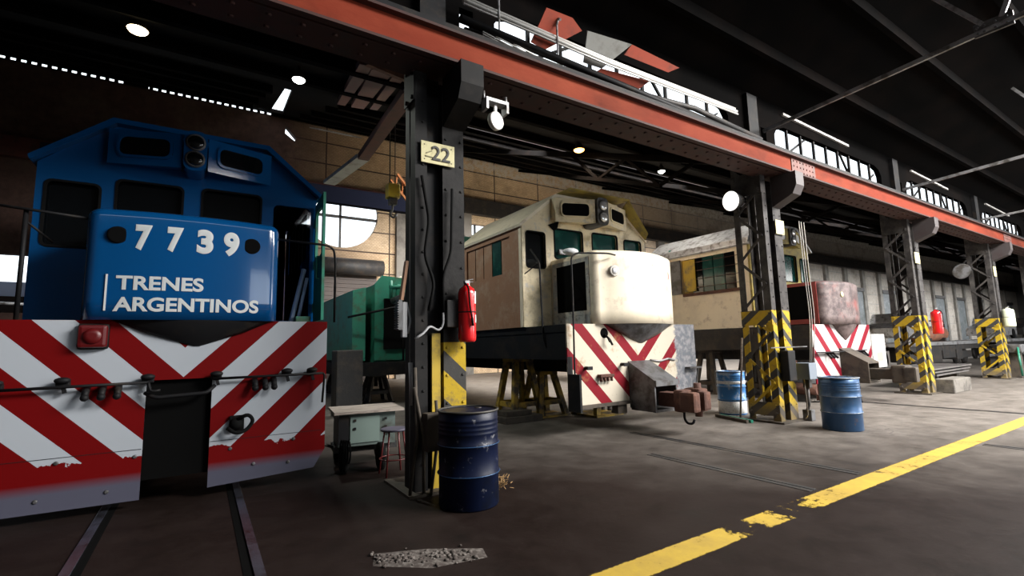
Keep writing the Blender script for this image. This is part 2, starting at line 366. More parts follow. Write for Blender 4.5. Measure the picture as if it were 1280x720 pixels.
# ---- back wall: brick/panel courses
def wall_material(name, warm):
    m = bpy.data.materials.new(name); m.use_nodes = True; nt = m.node_tree; b = nt.nodes['Principled BSDF']
    g = nt.nodes.new('ShaderNodeNewGeometry'); sp = nt.nodes.new('ShaderNodeSeparateXYZ'); nt.links.new(g.outputs['Position'], sp.inputs[0])
    cb = nt.nodes.new('ShaderNodeCombineXYZ'); nt.links.new(mathn(nt, 'ADD', sp.outputs[0], sp.outputs[1]), cb.inputs[0]); nt.links.new(sp.outputs[2], cb.inputs[1])
    br = nt.nodes.new('ShaderNodeTexBrick'); br.inputs['Scale'].default_value = 1.0
    br.inputs['Brick Width'].default_value = 3.2; br.inputs['Row Height'].default_value = 1.06; br.inputs['Mortar Size'].default_value = 0.035
    br.offset = 0.0; br.inputs['Color1'].default_value = (0.70, 0.50, 0.31, 1); br.inputs['Color2'].default_value = (0.58, 0.44, 0.29, 1)
    br.inputs['Mortar'].default_value = (0.05, 0.035, 0.025, 1); nt.links.new(cb.outputs[0], br.inputs['Vector'])
    fb = nt.nodes.new('ShaderNodeTexBrick'); fb.inputs['Scale'].default_value = 3.2; fb.inputs['Mortar Size'].default_value = 0.03
    fb.inputs['Color1'].default_value = (1, 1, 1, 1); fb.inputs['Color2'].default_value = (0.8, 0.78, 0.75, 1); fb.inputs['Mortar'].default_value = (0.55, 0.52, 0.5, 1)
    nt.links.new(cb.outputs[0], fb.inputs['Vector'])
    mu = nt.nodes.new('ShaderNodeMix'); mu.data_type = 'RGBA'; mu.blend_type = 'MULTIPLY'; mu.inputs[0].default_value = 1
    nt.links.new(br.outputs[0], mu.inputs[6]); nt.links.new(fb.outputs[0], mu.inputs[7])
    v = g.outputs['Position']; n1 = noise(nt, v, 0.5, 9, 0.7); n2 = noise(nt, v, 3.0, 8, 0.7)
    grey = mixc(nt, step(nt, n2, 0.3, 0.7), (0.20, 0.195, 0.185), (0.38, 0.365, 0.34))
    # brick gives way to grey cement render further right
    gx = step(nt, mathn(nt, 'ADD', sp.outputs[0], mathn(nt, 'MULTIPLY', n1, 10.0)), 22.0, 42.0)
    c = mixc(nt, mathn(nt, 'MULTIPLY', gx, 0.8), mu.outputs[2], grey)
    # left end: darker, red-brown
    lx = step(nt, mathn(nt, 'ADD', sp.outputs[0], mathn(nt, 'MULTIPLY', n1, 2.0)), 9.5, 4.0)
    c = mixc(nt, lx, c, mixc(nt, step(nt, n2, 0.35, 0.65), (0.03, 0.013, 0.009), (0.07, 0.035, 0.025)))
    c = mixc(nt, mathn(nt, 'MULTIPLY', step(nt, n1, 0.5, 0.68), 0.6), c, (0.09, 0.065, 0.045))
    # peeled pale band along the wall head
    zb = mathn(nt, 'ADD', sp.outputs[2], mathn(nt, 'MULTIPLY', n2, 0.7))
    c = mixc(nt, mathn(nt, 'MULTIPLY', mathn(nt, 'MULTIPLY', mathn(nt, 'MULTIPLY', step(nt, zb, 12.0, 12.2), step(nt, sp.outputs[0], 8, 12)), step(nt, n2, 0.42, 0.55)), 0.8), c, (0.5, 0.47, 0.42))
    nt.links.new(c, b.inputs['Base Color']); b.inputs['Roughness'].default_value = 0.9
    return m
m_wall = wall_material('back_wall_brick', 1)
def W(u, v): return (u, YB, v)
def arch(cx, zc, r, z_top, n=22):
    """circle with its top cut flat"""
    pts = []
    a0 = math.asin(min(1, (z_top - zc) / r))
    for i in range(n + 1):
        a = PI - a0 + (PI + 2 * a0) * i / n; pts.append((cx + r * math.cos(a), zc + r * math.sin(a)))
    return pts
holes = [arch(5.55, 8.35, 1.85, 8.75), arch(-1.4, 8.35, 1.85, 8.75), arch(13.1, 8.2, 1.6, 8.55)]
holes += [[(2.92, 11.75), (3.35, 11.45), (3.42, 11.6), (2.95, 12.12)]]
holes += [[(-7.0, 3.1), (-5.35, 3.1), (-5.35, 5.2), (-7.0, 5.2)]]
MB().holed([(XL, 0), (XR, 0), (XR, 12.5), (XL, 12.5)], holes, W, (0, 0.3, 0)).build('wall_back', m_wall, kind='structure')
for k, (cx, r, zc, zt) in enumerate([(5.55, 1.85, 8.35, 8.75), (13.1, 1.6, 8.2, 8.55)]):
    b = MB(); b.box(cx - 0.05, cx + 0.05, YB + 0.1, YB + 0.2, zc - r, zt); b.box(cx - r, cx + r, YB + 0.1, YB + 0.2, zt - 0.75, zt - 0.62)
    if k == 0: b.box(cx - r, cx + r, YB + 0.1, YB + 0.2, zt - 0.06, zt + 0.05)
    b.build('window_%d' % (k + 1), m_dark, kind='structure')
# long dark crane/lintel beam on the wall and band courses
MB().box(7.9, XR, YB - 0.35, YB, 9.05, 9.95).build('trim_1', m_dark, kind='structure')
MB().box(-14, 7.9, YB - 0.3, YB, 8.75, 9.5).build('trim_2', m_beamred, kind='structure')
# pilasters with dim bays between them
b = MB()
for x in [8.3, 12.0, 15.5] + [20 + 4.2 * i for i in range(24)]: b.box(x, x + 0.7, YB - 0.25, YB, 0, 9.05)
b.build('trim_3', mat('pilaster_render', (0.17, 0.155, 0.135), 0.85, 0, (0.09, 0.08, 0.07), 0.8, 0.5), kind='structure')
m_bay = mat('grey_shutter', (0.10, 0.11, 0.115), 0.6, 0.0, (0.06, 0.07, 0.065), 0.7, 0.5, dirt2=(0.17, 0.18, 0.19), d2scale=1.5, d2amt=0.3)
for i in range(12):
    x0 = 24.9 + 8.4 * i
    d = empty('roller_shutter', (x0 + 1.75, YB - 0.05, 0), 'grey sheet shutter closing a bay of the back wall, right half of the picture', 'shutter', 'shutters along the back wall')
    b = MB()
    b.box(x0, x0 + 3.5, YB - 0.12, YB - 0.04, 0.02, 6.6)
    for k in range(16): b.box(x0 + 0.05, x0 + 3.45, YB - 0.15, YB - 0.12, 0.2 + 0.4 * k, 0.26 + 0.4 * k)
    b.build('curtain', m_bay, d); MB().box(x0 - 0.05, x0 + 3.55, YB - 0.3, YB - 0.02, 6.6, 7.0).build('housing', m_dark, d)
# roller door under the round window
d = empty('roller_shutter', (5.7, YB - 0.1, 0), 'dark brown roller shutter under the round window, between blue and cream locomotives', 'shutter')
b = MB(); b.box(3.7, 7.3, YB - 0.14, YB - 0.04, 0.02, 5.2)
for k in range(26): b.box(3.75, 7.25, YB - 0.17, YB - 0.14, 0.1 + 0.2 * k, 0.17 + 0.2 * k)
b.build('curtain', mat('brown_slats', (0.06, 0.045, 0.038), 0.7), d)
MB().tube([(3.6, YB - 0.45, 5.5), (7.5, YB - 0.45, 5.5)], 0.4, 16).build('roller', m_dark, d)

# ---- other walls (never in view, they keep the shed dark)
m_side = mat('dark_side_wall', (0.05, 0.045, 0.04), 0.9)
MB().box(XL - 0.3, XL, YF, YB + 1, 0, 13).build('wall_left', m_side, kind='structure')
MB().box(XR, XR + 0.3, YF, YB + 1, 0, 13).build('wall_right', m_side, kind='structure')
MB().holed([(XL, 0), (XR, 0), (XR, 11), (XL, 11)], [[(7, 1.5), (17, 1.5), (17, 5.3), (7, 5.3)], [(24, 1.5), (48, 1.5), (48, 7.5), (24, 7.5)]],
           lambda u, v: (u, YF, v), (0, -0.3, 0)).build('wall_front', m_side, kind='structure')

# ---- low roof from the column row up to the back wall
SL = 0.386
def zr(y): return 5.45 + SL * (y - 5.4)
slit = [(1.62, 14.0), (1.95, 14.0), (2.35, 19.6), (2.62, 24.2), (2.2, 24.2), (2.1, 19.5)]
slit = [(1.66, 14.0), (1.86, 14.0), (2.72, 23.4), (2.2, 23.4)]
def roofpoly(x0, x1, hs): return MB().holed([(x0, 5.45), (x1, 5.45), (x1, YB + 0.36), (x0, YB + 0.36)], hs, lambda u, v: (u, v, zr(v)), (0, 0, 0.15))
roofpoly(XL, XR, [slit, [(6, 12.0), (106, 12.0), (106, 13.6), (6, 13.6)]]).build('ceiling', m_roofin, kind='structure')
# added hood over an added roof slot, hiding fill lights for the rear bay
b = MB(); zq = zr(12.0) + 0.15
b.prism([(6, 11.9, 9.55), (6, 13.75, 9.1), (6, 13.75, 9.0), (6, 11.9, 9.45)], (100, 0, 0)); b.box(5.9, 106.1, 13.6, 13.75, zr(13.6), 9.05)
b.prism([(5.9, 11.9, zq - 0.1), (5.9, 11.9, 9.5), (5.9, 13.7, 9.05), (5.9, 13.7, zr(13.7))], (0.1, 0, 0)); b.prism([(106, 11.9, zq - 0.1), (106, 11.9, 9.5), (106, 13.7, 9.05), (106, 13.7, zr(13.7))], (0.1, 0, 0))
b.build('ceiling_added_hood', m_roofin, kind='structure')
# toothed gap at the wall head, left part
b = MB(); b.box(XL, -7.4, YB, YB + 0.04, 12.45, 12.72); b.box(2.3, XR, YB, YB + 0.04, 12.45, 12.72)
b.box(-3.0, -2.3, YB, YB + 0.04, 12.45, 12.72)
for i in range(34):
    x = -7.4 + 0.285 * i; b.box(x, x + 0.13, YB, YB + 0.04, 12.45, 12.72)
b.box(XL, 2.3, YB, YB + 0.04, 12.60, 12.72)
b.build('trim_4', m_roofin, kind='structure')
# purlins and rafters
b = MB()
for y in (8, 10.6, 14.0, 15.8, 18.4, 21.0):
    for xa, xb in (((XL, XR),) if y < 13 else ((XL, 1.35), (3.1, XR))): b.box(xa, xb, y - 0.06, y + 0.06, zr(y) - 0.24, zr(y) - 0.003)
for i in range(1, 12):
    x = 2.2 + 7 * i
    b.bar((x, 5.5, zr(5.5) - 0.32), (x, YB - 0.05, zr(YB) - 0.32), 0.14, 0.16)
    for k in range(2):
        y = 6.5 + 2.1 * k; b.bar((x, y, zr(y) - 0.35), (x, y + 1.05, zr(y + 1.05) - 1.0), 0.07); b.bar((x, y + 1.05, zr(y + 1.05) - 1.0), (x, y + 2.1, zr(y + 2.1) - 0.35), 0.07)
    b.bar((x, 7.5, zr(7.5) - 1.0), (x, 11.7, zr(11.7) - 1.0), 0.09)
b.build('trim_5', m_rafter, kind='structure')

# ---- main roof above the aisle with the skylight opening
def zm(y): return 6.55 + 0.42 * (5.2 - y)
sky_open = [(7.5, -4.9), (27.5, -4.9), (27.5, -0.3), (7.5, -0.3)]
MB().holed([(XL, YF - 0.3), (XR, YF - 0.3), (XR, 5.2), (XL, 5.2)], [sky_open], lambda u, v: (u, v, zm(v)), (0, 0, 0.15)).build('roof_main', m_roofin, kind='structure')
b = MB()
for y in (4.4, 3.2, 2.0, 0.8, -0.1, -5.2, -7): b.box(XL, XR, y - 0.05, y + 0.05, zm(y) - 0.22, zm(y) - 0.003)
b.build('trim_6', m_rafter, kind='structure')
# clerestory wall: panes of sky between posts, above the crane girder
YC = 5.2
b = MB()
bays = []
for i in range(-2, 14):
    c0 = 1.92 + 7 * i - (0.05 if i else 0)
    bays.append(c0)
hol = []
for i, c0 in enumerate(bays):
    x0 = c0 + 1.25; x1 = c0 + 6.55
    if c0 < 0: continue
    hol.append([(x0, 5.5), (x1, 5.5), (x1, 5.86), (x1 - 0.12, 6.02), (x1 - 0.4, 6.1), (x0 + 0.4, 6.1), (x0 + 0.1, 6.0), (x0, 5.86)])
hol_small = [[(c0 + 0.72, 5.56), (c0 + 0.92, 5.56), (c0 + 0.92, 5.9), (c0 + 0.72, 5.9)] for c0 in bays if c0 > 0]
MB().holed([(XL, 4.96), (XR, 4.96), (XR, 6.6), (XL, 6.6)], hol + hol_small, lambda u, v: (u, YC, v), (0, 0.12, 0)).build('wall_clerestory', m_roofin, kind='structure')
for n, h in enumerate(hol[:8]):
    x0 = h[0][0]; x1 = h[1][0]; b = MB()
    k = 9
    for j in range(1, k): xx = x0 + (x1 - x0) * j / k; b.box(xx - 0.022, xx + 0.022, YC + 0.03, YC + 0.08, 5.5, 6.1)
    b.box(x0, x1, YC + 0.03, YC + 0.08, 5.59, 5.62)
    b.bar((x0 + 0.5, YC + 0.1, 5.5), (x0 + 1.5, YC + 0.1, 6.1), 0.04); b.bar((x1 - 1.6, YC + 0.1, 5.5), (x1 - 2.1, YC + 0.1, 6.1), 0.04); b.bar((x1 - 0.9, YC + 0.1, 5.5), (x1 - 0.2, YC + 0.1, 5.9), 0.035)
    b.build('window_%d' % (n + 3), m_black, kind='structure')

# ================================================================== COLUMNS
def col_material(name='column_steel_hazard_paint', cut=2.05, per=0.34, black=1.0):
    m = bpy.data.materials.new(name); m.use_nodes = True; nt = m.node_tree; b = nt.nodes['Principled BSDF']
    tc = nt.nodes.new('ShaderNodeTexCoord'); sp = nt.nodes.new('ShaderNodeSeparateXYZ'); nt.links.new(tc.outputs['Object'], sp.inputs[0])
    x, y, z = sp.outputs
    d = mathn(nt, 'ADD', z, mathn(nt, 'MULTIPLY', mathn(nt, 'ADD', x, mathn(nt, 'MULTIPLY', y, 0.9)), 0.9))
    s_ = mathn(nt, 'LESS_THAN', mathn(nt, 'FRACT', mathn(nt, 'DIVIDE', d, per)), 0.42)
    n1 = noise(nt, tc.outputs['Object'], 3.5, 8, 0.7); n2 = noise(nt, tc.outputs['Object'], 14, 6, 0.7)
    yel = mixc(nt, mathn(nt, 'MULTIPLY', step(nt, n2, 0.5, 0.7), 0.7), (0.46, 0.31, 0.02), (0.2, 0.14, 0.05))
    c = mixc(nt, s_, yel, (0.05, 0.048, 0.045))
    c = mixc(nt, mathn(nt, 'MULTIPLY', step(nt, n1, 0.55, 0.68), 0.6), c, (0.10, 0.085, 0.07))
    low = step(nt, mathn(nt, 'ADD', z, mathn(nt, 'MULTIPLY', n1, 0.3)), 0.55, 0.35)
    c = mixc(nt, mathn(nt, 'MULTIPLY', low, 0.75), c, (0.13, 0.11, 0.09))
    steel = mixc(nt, step(nt, n1, 0.4, 0.65), (0.012 * black, 0.011 * black, 0.011 * black), (0.035 * black, 0.032 * black, 0.03 * black))
    c = mixc(nt, mathn(nt, 'GREATER_THAN', z, cut), c, steel)
    nt.links.new(c, b.inputs['Base Color']); b.inputs['Roughness'].default_value = 0.6; b.inputs['Specular IOR Level'].default_value = 0.16
    bp = nt.nodes.new('ShaderNodeBump'); bp.inputs['Strength'].default_value = 0.2; bp.inputs['Distance'].default_value = 0.02
    nt.links.new(n2, bp.inputs['Height']); nt.links.new(bp.outputs[0], b.inputs['Normal'])
    return m
COLM = col_material(black=2.4); COLM22 = col_material('black_column_hazard_paint', 1.56, 0.52, 0.55)
m_sooty = mat('soot_black_steel', (0.008, 0.0075, 0.0075), 0.7, 0, (0.02, 0.017, 0.015), 3, 0.4, spec=0.25)
Y0 = 4.9
def rivets(b, pts, axis, r=0.016):
    for p in pts: b.lathe(p, axis, [(r, 0), (r, 0.006), (r * 0.6, 0.013)], 6)
def column(x, label, m_col=None, dark=False):
    m_col = m_col or COLM
    m_side = m_sooty if dark else m_col; yb_ = 0.3 if dark else 0.6
    t = empty('crane_column', (x + 0.3, Y0 + 0.3, 0), label, 'column', 'riveted columns under the crane girder')
    H = 5.2
    def angle(px, py, sx, sy, w=0.12):
        b = MB(); b.box(min(px, px + sx * w), max(px, px + sx * w), min(py, py + sy * 0.02), max(py, py + sy * 0.02), 0.03, H)
        b.box(min(px, px + sx * 0.02), max(px, px + sx * 0.02), min(py + sy * 0.02, py + sy * w), max(py + sy * 0.02, py + sy * w), 0.03, H)
        return b
    b = angle(x, Y0, 1, 1, 0.14); rivets(b, [(x + 0.09, Y0, 0.3 + 0.25 * k) for k in range(18)], (0, -1, 0)); b.build('post', m_side, t)
    if dark: MB().box(x + 0.2, x + 0.3, Y0 + 0.02, Y0 + 0.05, 0.03, 1.66).build('yellow_strip', m_yellow, t)
    b = MB(); b.box(x + 0.33, x + 0.6, Y0, Y0 + 0.02, 0.03, 4.55); b.box(x + 0.58, x + 0.6, Y0 + 0.02, Y0 + 0.14, 0.03, 4.55); b.box(x + 0.33, x + 0.35, Y0 + 0.02, Y0 + 0.14, 0.03, 4.55)
    rivets(b, [(x + 0.37, Y0, 0.3 + 0.3 * k) for k in range(14)] + [(x + 0.56, Y0, 0.3 + 0.3 * k) for k in range(14)], (0, -1, 0)); b.build('post', m_col, t)
    b = angle(x, Y0 + yb_, 1, -1, 0.12); b.build('post', m_side, t)
    b = angle(x + 0.6, Y0 + yb_, -1, -1, 0.12); b.build('post', m_side, t)
    MB().box(x + 0.14, x + 0.33, Y0 + 0.10, Y0 + 0.115, 0.03, H).build('web_plate', m_black, t)
    for xx, sgn in (() if dark else ((x, -1), (x + 0.6, 1))):
        b = MB(); n = 10; dz = 4.6 / n
        for k in range(n):
            z0 = 0.25 + dz * k; ya, yb = (Y0 + 0.06, Y0 + 0.54) if k % 2 else (Y0 + 0.54, Y0 + 0.06)
            b.bar((xx + sgn * 0.01, ya, z0), (xx + sgn * 0.01, yb, z0 + dz), 0.05, 0.015, up=(1, 0, 0))
            rivets(b, [(xx + sgn * 0.02, ya, z0)], (sgn, 0, 0), 0.025)
        b.build('lacing', m_col, t)
    b = MB()
    for z0, z1 in (((4.3, 4.75),) if dark else ((1.78, 2.06), (4.3, 4.75), (0.12, 0.36))):
        b.box(x - 0.02, x - 0.005, Y0 + 0.0, Y0 + yb_, z0, z1)
        rivets(b, [(x - 0.02, Y0 + 0.06, z0 + 0.05), (x - 0.02, Y0 + 0.06, z1 - 0.05), (x - 0.02, Y0 + yb_ - 0.06, z0 + 0.05), (x - 0.02, Y0 + yb_ - 0.06, z1 - 0.05)], (-1, 0, 0), 0.025)
    b.build('gusset_plate', m_side, t)
    b = MB(); b.box(x - 0.1, x + 0.7, Y0 - 0.1, Y0 + 0.7, 0, 0.03); b.build('base_plate', m_brownst, t)
    MB().box(x + 0.14, x + 0.48, Y0 + 0.2, Y0 + 0.45, H, 6.45).build('upper_post', m_black, t)
    # bracket carrying the girder
    xb0, xb1 = x + 0.34, x + 0.62
    prof = [(Y0, 4.64), (4.42, 4.64), (4.42, 4.38), (4.5, 4.22), (Y0, 4.05)]
    br = MB().prism([(xb0, y, z) for y, z in prof], (0.015, 0, 0)).prism([(xb1 - 0.015, y, z) for y, z in prof], (0.015, 0, 0))
    br.box(xb0 + 0.015, xb1 - 0.015, 4.42, Y0, 4.62, 4.64).box(xb0 + 0.015, xb1 - 0.015, 4.42, 4.435, 4.38, 4.62)
    br.prism([(xb0 + 0.015, 4.42, 4.38), (xb0 + 0.015, 4.5, 4.22), (xb0 + 0.015, 4.5, 4.24), (xb0 + 0.015, 4.43, 4.39)], (0.25, 0, 0))
    br.prism([(xb0 + 0.015, 4.5, 4.22), (xb0 + 0.015, Y0, 4.05), (xb0 + 0.015, Y0, 4.07), (xb0 + 0.015, 4.5, 4.24)], (0.25, 0, 0))
    br.build('bracket', m_sooty if dark else m_bracket, t)
    return t
m_bracket = mat('bracket_steel', (0.055, 0.045, 0.045), 0.6, 0.0, (0.05, 0.035, 0.035), 3, 0.5)
CX = [1.92, 8.87, 15.87, 22.87, 29.87, 36.87]
CL = ['dark riveted column carrying the number 22 plate, beside the blue locomotive',
      'latticed column with yellow and black hazard paint, between the cream and red locomotives',
      'latticed hazard-striped column with a concrete block at its foot',
      'latticed column further back, hazard band half way up, beyond the striped column with the concrete block',
      'latticed column at the far right edge of the picture',
      'farthest latticed column at the right edge, behind the others']
for x, l in zip(CX, CL): column(x, l, COLM22 if x < 3 else None, x < 3)

# number plates
def plate(x0, x1, z0, z1, txt, label, y=Y0 - 0.03):
    t = empty('number_plate', ((x0 + x1) / 2, y, z0), label, 'sign')
    MB().box(x0, x1, y - 0.008, y + 0.008, z0, z1, 0.003).build('plate', m_sign, t)
    b = MB()
    for px, pz in ((x0 + 0.04, z1 - 0.04), (x1 - 0.04, z0 + 0.04), (x0 + 0.04, z0 + 0.04), (x1 - 0.04, z1 - 0.04)): b.lathe((px, y - 0.008, pz), (0, -1, 0), [(0.008, 0), (0.005, 0.004)], 8)
    b.build('screw', m_dark, t)
    MB().box((x0 + x1) / 2 - 0.05, (x0 + x1) / 2 + 0.05, y + 0.008, Y0 + 0.001, (z0 + z1) / 2 - 0.05, (z0 + z1) / 2 + 0.05).build('mount', m_dark, t)
    if txt:
        text('numerals', txt, (z1 - z0) * 0.95, m_ink, t, (x0 + (x1 - x0) * 0.3, y - 0.012, z0 + (z1 - z0) * 0.17), width=(x1 - x0) * 0.56, bold=0.004)
        # faint older marks left of the figures
        b = MB(); b.bar((x0 + 0.06, y - 0.012, z0 + 0.11), (x0 + 0.13, y - 0.012, z0 + 0.145), 0.006, 0.012); b.bar((x0 + 0.05, y - 0.012, z0 + 0.075), (x0 + 0.14, y - 0.012, z0 + 0.07), 0.006, 0.012)
        b.build('old_mark', mat('faded_mark', (0.2, 0.18, 0.1), 0.7), t)
plate(1.975, 2.385, 3.565, 3.815, '22', 'cream plate painted with the number 22, on the dark column')
plate(9.20, 9.50, 3.52, 3.80, None, 'pale blank-looking plate on the hazard-painted column beside the round floodlight')
plate(16.0, 16.33, 3.45, 3.75, None, 'pale yellow plate on the striped column with the concrete block')
plate(22.98, 23.27, 3.5, 3.85, None, 'small pale yellow plate on the column right of the concrete block')

# ================================================================== CRANE GIRDER
g = empty('crane_girder', (40, 4.65, 4.64), 'long rust-red steel crane girder running across the columns', 'girder')
MB().box(-13.9, XR - 0.1, 4.60, 4.63, 4.68, 5.00).build('web', m_girder, g)
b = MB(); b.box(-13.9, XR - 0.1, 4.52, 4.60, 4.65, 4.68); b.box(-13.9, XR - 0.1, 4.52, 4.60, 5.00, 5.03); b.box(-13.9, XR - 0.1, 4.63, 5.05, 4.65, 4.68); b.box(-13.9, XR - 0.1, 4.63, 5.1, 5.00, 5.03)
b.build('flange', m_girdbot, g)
b = MB()
for i in range(150):
    x = -2 + 0.3 * i
    for y in (4.72, 4.92): b.lathe((x, y, 4.65), (0, 0, -1), [(0.028, 0), (0.02, 0.02)], 6)
b.build('rivet_row', m_girdbot, g, kind='stuff')
MB().box(-13.9, XR - 0.1, 4.53, 4.59, 5.03, 5.09).build('crane_rail', m_black, g, label='dark crane rail on the top flange')
m_splice = mat('splice_red', (0.16, 0.05, 0.035), 0.65, 0, (0.10, 0.04, 0.03), 5, 0.5)
for x in (9.45, 23.45, 37.4):
    b = MB(); b.box(x, x + 0.9, 4.585, 4.60, 4.69, 4.99)
    rivets(b, [(x + 0.08 + 0.12 * i, 4.585, 4.74 + 0.1 * j) for i in range(7) for j in range(3)], (0, -1, 0), 0.018); b.build('splice_plate', m_splice, g)


# pale service pipes above the girder
for i, (dy, z, r, mm, lab) in enumerate([(4.95, 5.83, 0.022, m_pipe, 'pale upper pipe above the red girder, topmost of the bundle'),
                                         (4.92, 5.76, 0.03, m_pipe, 'bright pale pipe above the red girder, thickest of the bundle'),
                                         (4.9, 5.70, 0.014, m_pipe, 'thin pale pipe lowest of the bundle above the red girder')]):
    MB().tube([(2.55, dy, z + 0.02), (5.0, dy, z - 0.03), (8.3, dy, z + 0.02)], r, 8).build('service_pipe', mm, label=lab, cat='pipe', group='pipes above the girder')
MB().tube([(2.5, 4.8, 5.28), (3.6, 4.8, 5.24), (5.0, 4.85, 5.3), (7.0, 4.9, 5.5), (9.1, 4.95, 5.42)], 0.045, 8).build('service_pipe', m_dark, label='thick sagging dark cable above the red girder', cat='cable')
MB().tube([(2.4, 4.7, 5.34), (9.3, 4.7, 5.12)], 0.05, 8).build('service_pipe', m_black, label='dark pipe lying just above the red girder below the windows', cat='pipe')
for x in (3.05, 4.0): 
    b = MB(); b.tube([(x, 4.88, 5.0), (x, 4.88, 5.95)], 0.015, 6); b.tube(fillet([(x, 4.88, 5.95), (x, 4.85, 6.03), (x, 4.80, 5.98)], 0.05), 0.02, 6)
    b.build('pipe_hanger', m_lgrey, label='upright hooked rod holding the pale pipes, %s' % ('nearest the dark column' if x < 3.5 else 'second from the dark column'), cat='hanger', group='pipe hangers')
for i in range(5):
    MB().tube([(2.7, 4.7, 5.22 + 0.03 * i), (3.9, 4.7, 5.04 + 0.03 * i)], 0.008, 6).build('service_pipe', m_pipe, label='one of several thin slanting pale wires above the girder near the dark column', cat='wire', group='slanting wires above the girder')
for i, x in enumerate((9.9, 16.95, 24.0)):
    MB().bar((x + 0.55, 5.17, 6.38), (x + 3.6, 5.17, 6.30), 0.05, 0.05).build('light_batten', m_pipe, label=('pale pipe along the window head, %s' % ('right of the round floodlight', 'above the column with the concrete block', 'over the far right windows')[i]), cat='pipe', group='pale pipes at the window heads')
def quad(pts, th, m, name, lab, cat):
    n = (Vector(pts[1]) - Vector(pts[0])).cross(Vector(pts[2]) - Vector(pts[0])).normalized() * th
    return MB().prism(pts, n).build(name, m, label=lab, cat=cat)
quad([(5.39, 4.78, 6.07), (6.53, 4.8, 6.05), (6.35, 4.89, 5.96), (5.34, 4.9, 5.95)], 0.02, m_redsheet, 'roof_sheet', 'narrow red sheet over the windows, upper right of the red sheets', 'roof sheet')
quad([(5.05, 5.11, 5.74), (6.07, 5.05, 5.8), (5.93, 5.17, 5.68), (4.98, 5.17, 5.68)], 0.02, m_redsheet, 'roof_sheet', 'small red sheet in front of the windows behind the pale pipes', 'roof sheet')
quad([(4.53, 4.83, 6.02), (5.39, 4.78, 6.07), (5.05, 5.11, 5.74), (4.69, 5.12, 5.73)], 0.02, m_greysheet, 'roof_sheet', 'pale grey sheet between the red sheets over the windows', 'roof sheet')
quad([(3.76, 4.79, 6.06), (4.21, 4.78, 6.07), (4.44, 4.85, 6.0), (3.97, 5.14, 5.71), (3.72, 5.12, 5.73)], 0.02, m_redsheet, 'roof_sheet', 'upright red sheet beside the window nearest the dark column', 'roof sheet')

# roof trusses crossing the aisle
def truss(x, lab, z0):
    t = empty('roof_truss', (x, 2, z0), lab, 'truss', 'roof trusses over the aisle')
    MB().bar((x, 5.1, z0 - 0.04), (x, -3.0, z0 + 0.42), 0.045, 0.07).build('bottom_chord', m_lgrey, t)
    b = MB(); y = 1.65; zz = z0 + 0.16
    b.box(x - 0.02, x + 0.02, y - 0.22, y + 0.2, zz - 0.07, zz + 0.13)
    rivets(b, [(x - 0.02, y + dy, zz + dz) for dy in (-0.15, -0.03, 0.09, 0.16) for dz in (-0.02, 0.07)], (-1, 0, 0), 0.02)
    b.build('gusset_plate', m_grey, t)
    MB().bar((x, y + 0.1, zz + 0.1), (x, 2.7, zm(2.7) - 0.1), 0.05, 0.06).build('diagonal', m_lgrey, t)
    MB().bar((x, y - 0.1, zz + 0.1), (x, 0.6, zm(0.6) - 0.1), 0.05, 0.06).build('diagonal', m_lgrey, t)
truss(9.5, 'light grey roof truss with riveted gusset plate, top right of the picture', 5.78)
truss(16.5, 'thin grey roof truss chord at the right edge, beyond the riveted gusset', 5.66)
truss(23.5, 'farthest dim roof truss at the right edge', 5.66)

# ================================================================== TRACKS and floor marks
def rails(xc, g, y0, y1, tr, which):
    t = empty('railway_track', (xc, (y0 + y1) / 2, 0), 'sunken railway track %s' % which, 'track')
    for s in (-1, 1):
        x = xc + s * g / 2
        b = MB(); b.box(x - 0.035, x + 0.035, y0, y1, 0.001, 0.012, 0.003); b.build('rail', m_rail, t)
        MB().box(x - s * 0.035 - (0.06 if s > 0 else 0), x - s * 0.035 + (0 if s > 0 else 0.06), y0, y1, 0.0008, 0.0035).build('flangeway', m_hole, t)
rails(-0.155, 1.13, -1.0, 23.5, 0, 'under the blue locomotive')
m_line = bpy.data.materials.new('worn_yellow_line'); m_line.use_nodes = True
nt = m_line.node_tree; bb = nt.nodes['Principled BSDF']; gg = nt.nodes.new('ShaderNodeNewGeometry')
sp = nt.nodes.new('ShaderNodeSeparateXYZ'); nt.links.new(gg.outputs['Position'], sp.inputs[0])
mpn = nt.nodes.new('ShaderNodeMapping'); nt.links.new(gg.outputs['Position'], mpn.inputs[0]); mpn.inputs['Scale'].default_value = (1.0, 0.8, 1)
n1 = noise(nt, mpn.outputs[0], 2.2, 10, 0.75); n2 = noise(nt, gg.outputs['Position'], 14, 8, 0.75); n4 = noise(nt, gg.outputs['Position'], 0.7, 3, 0.5)
worn = mathn(nt, 'MAXIMUM', step(nt, mathn(nt, 'ABSOLUTE', mathn(nt, 'SUBTRACT', sp.outputs[0], 4.55)), 0.55, 0.15), mathn(nt, 'MULTIPLY', step(nt, mathn(nt, 'ABSOLUTE', mathn(nt, 'SUBTRACT', sp.outputs[0], 3.75)), 0.35, 0.1), 0.9))
th = mathn(nt, 'ADD', mathn(nt, 'ADD', mathn(nt, 'MULTIPLY', n1, 0.6), mathn(nt, 'MULTIPLY', n2, 0.4)), mathn(nt, 'MULTIPLY', worn, 0.17))
a_ = step(nt, th, 0.605, 0.575)
edge = step(nt, mathn(nt, 'ADD', mathn(nt, 'ABSOLUTE', mathn(nt, 'SUBTRACT', sp.outputs[1], 2.45)), mathn(nt, 'MULTIPLY', n2, 0.05)), 0.145, 0.135)
nt.links.new(mixc(nt, step(nt, n1, 0.35, 0.6), (0.52, 0.35, 0.035), (0.38, 0.25, 0.035)), bb.inputs['Base Color'])
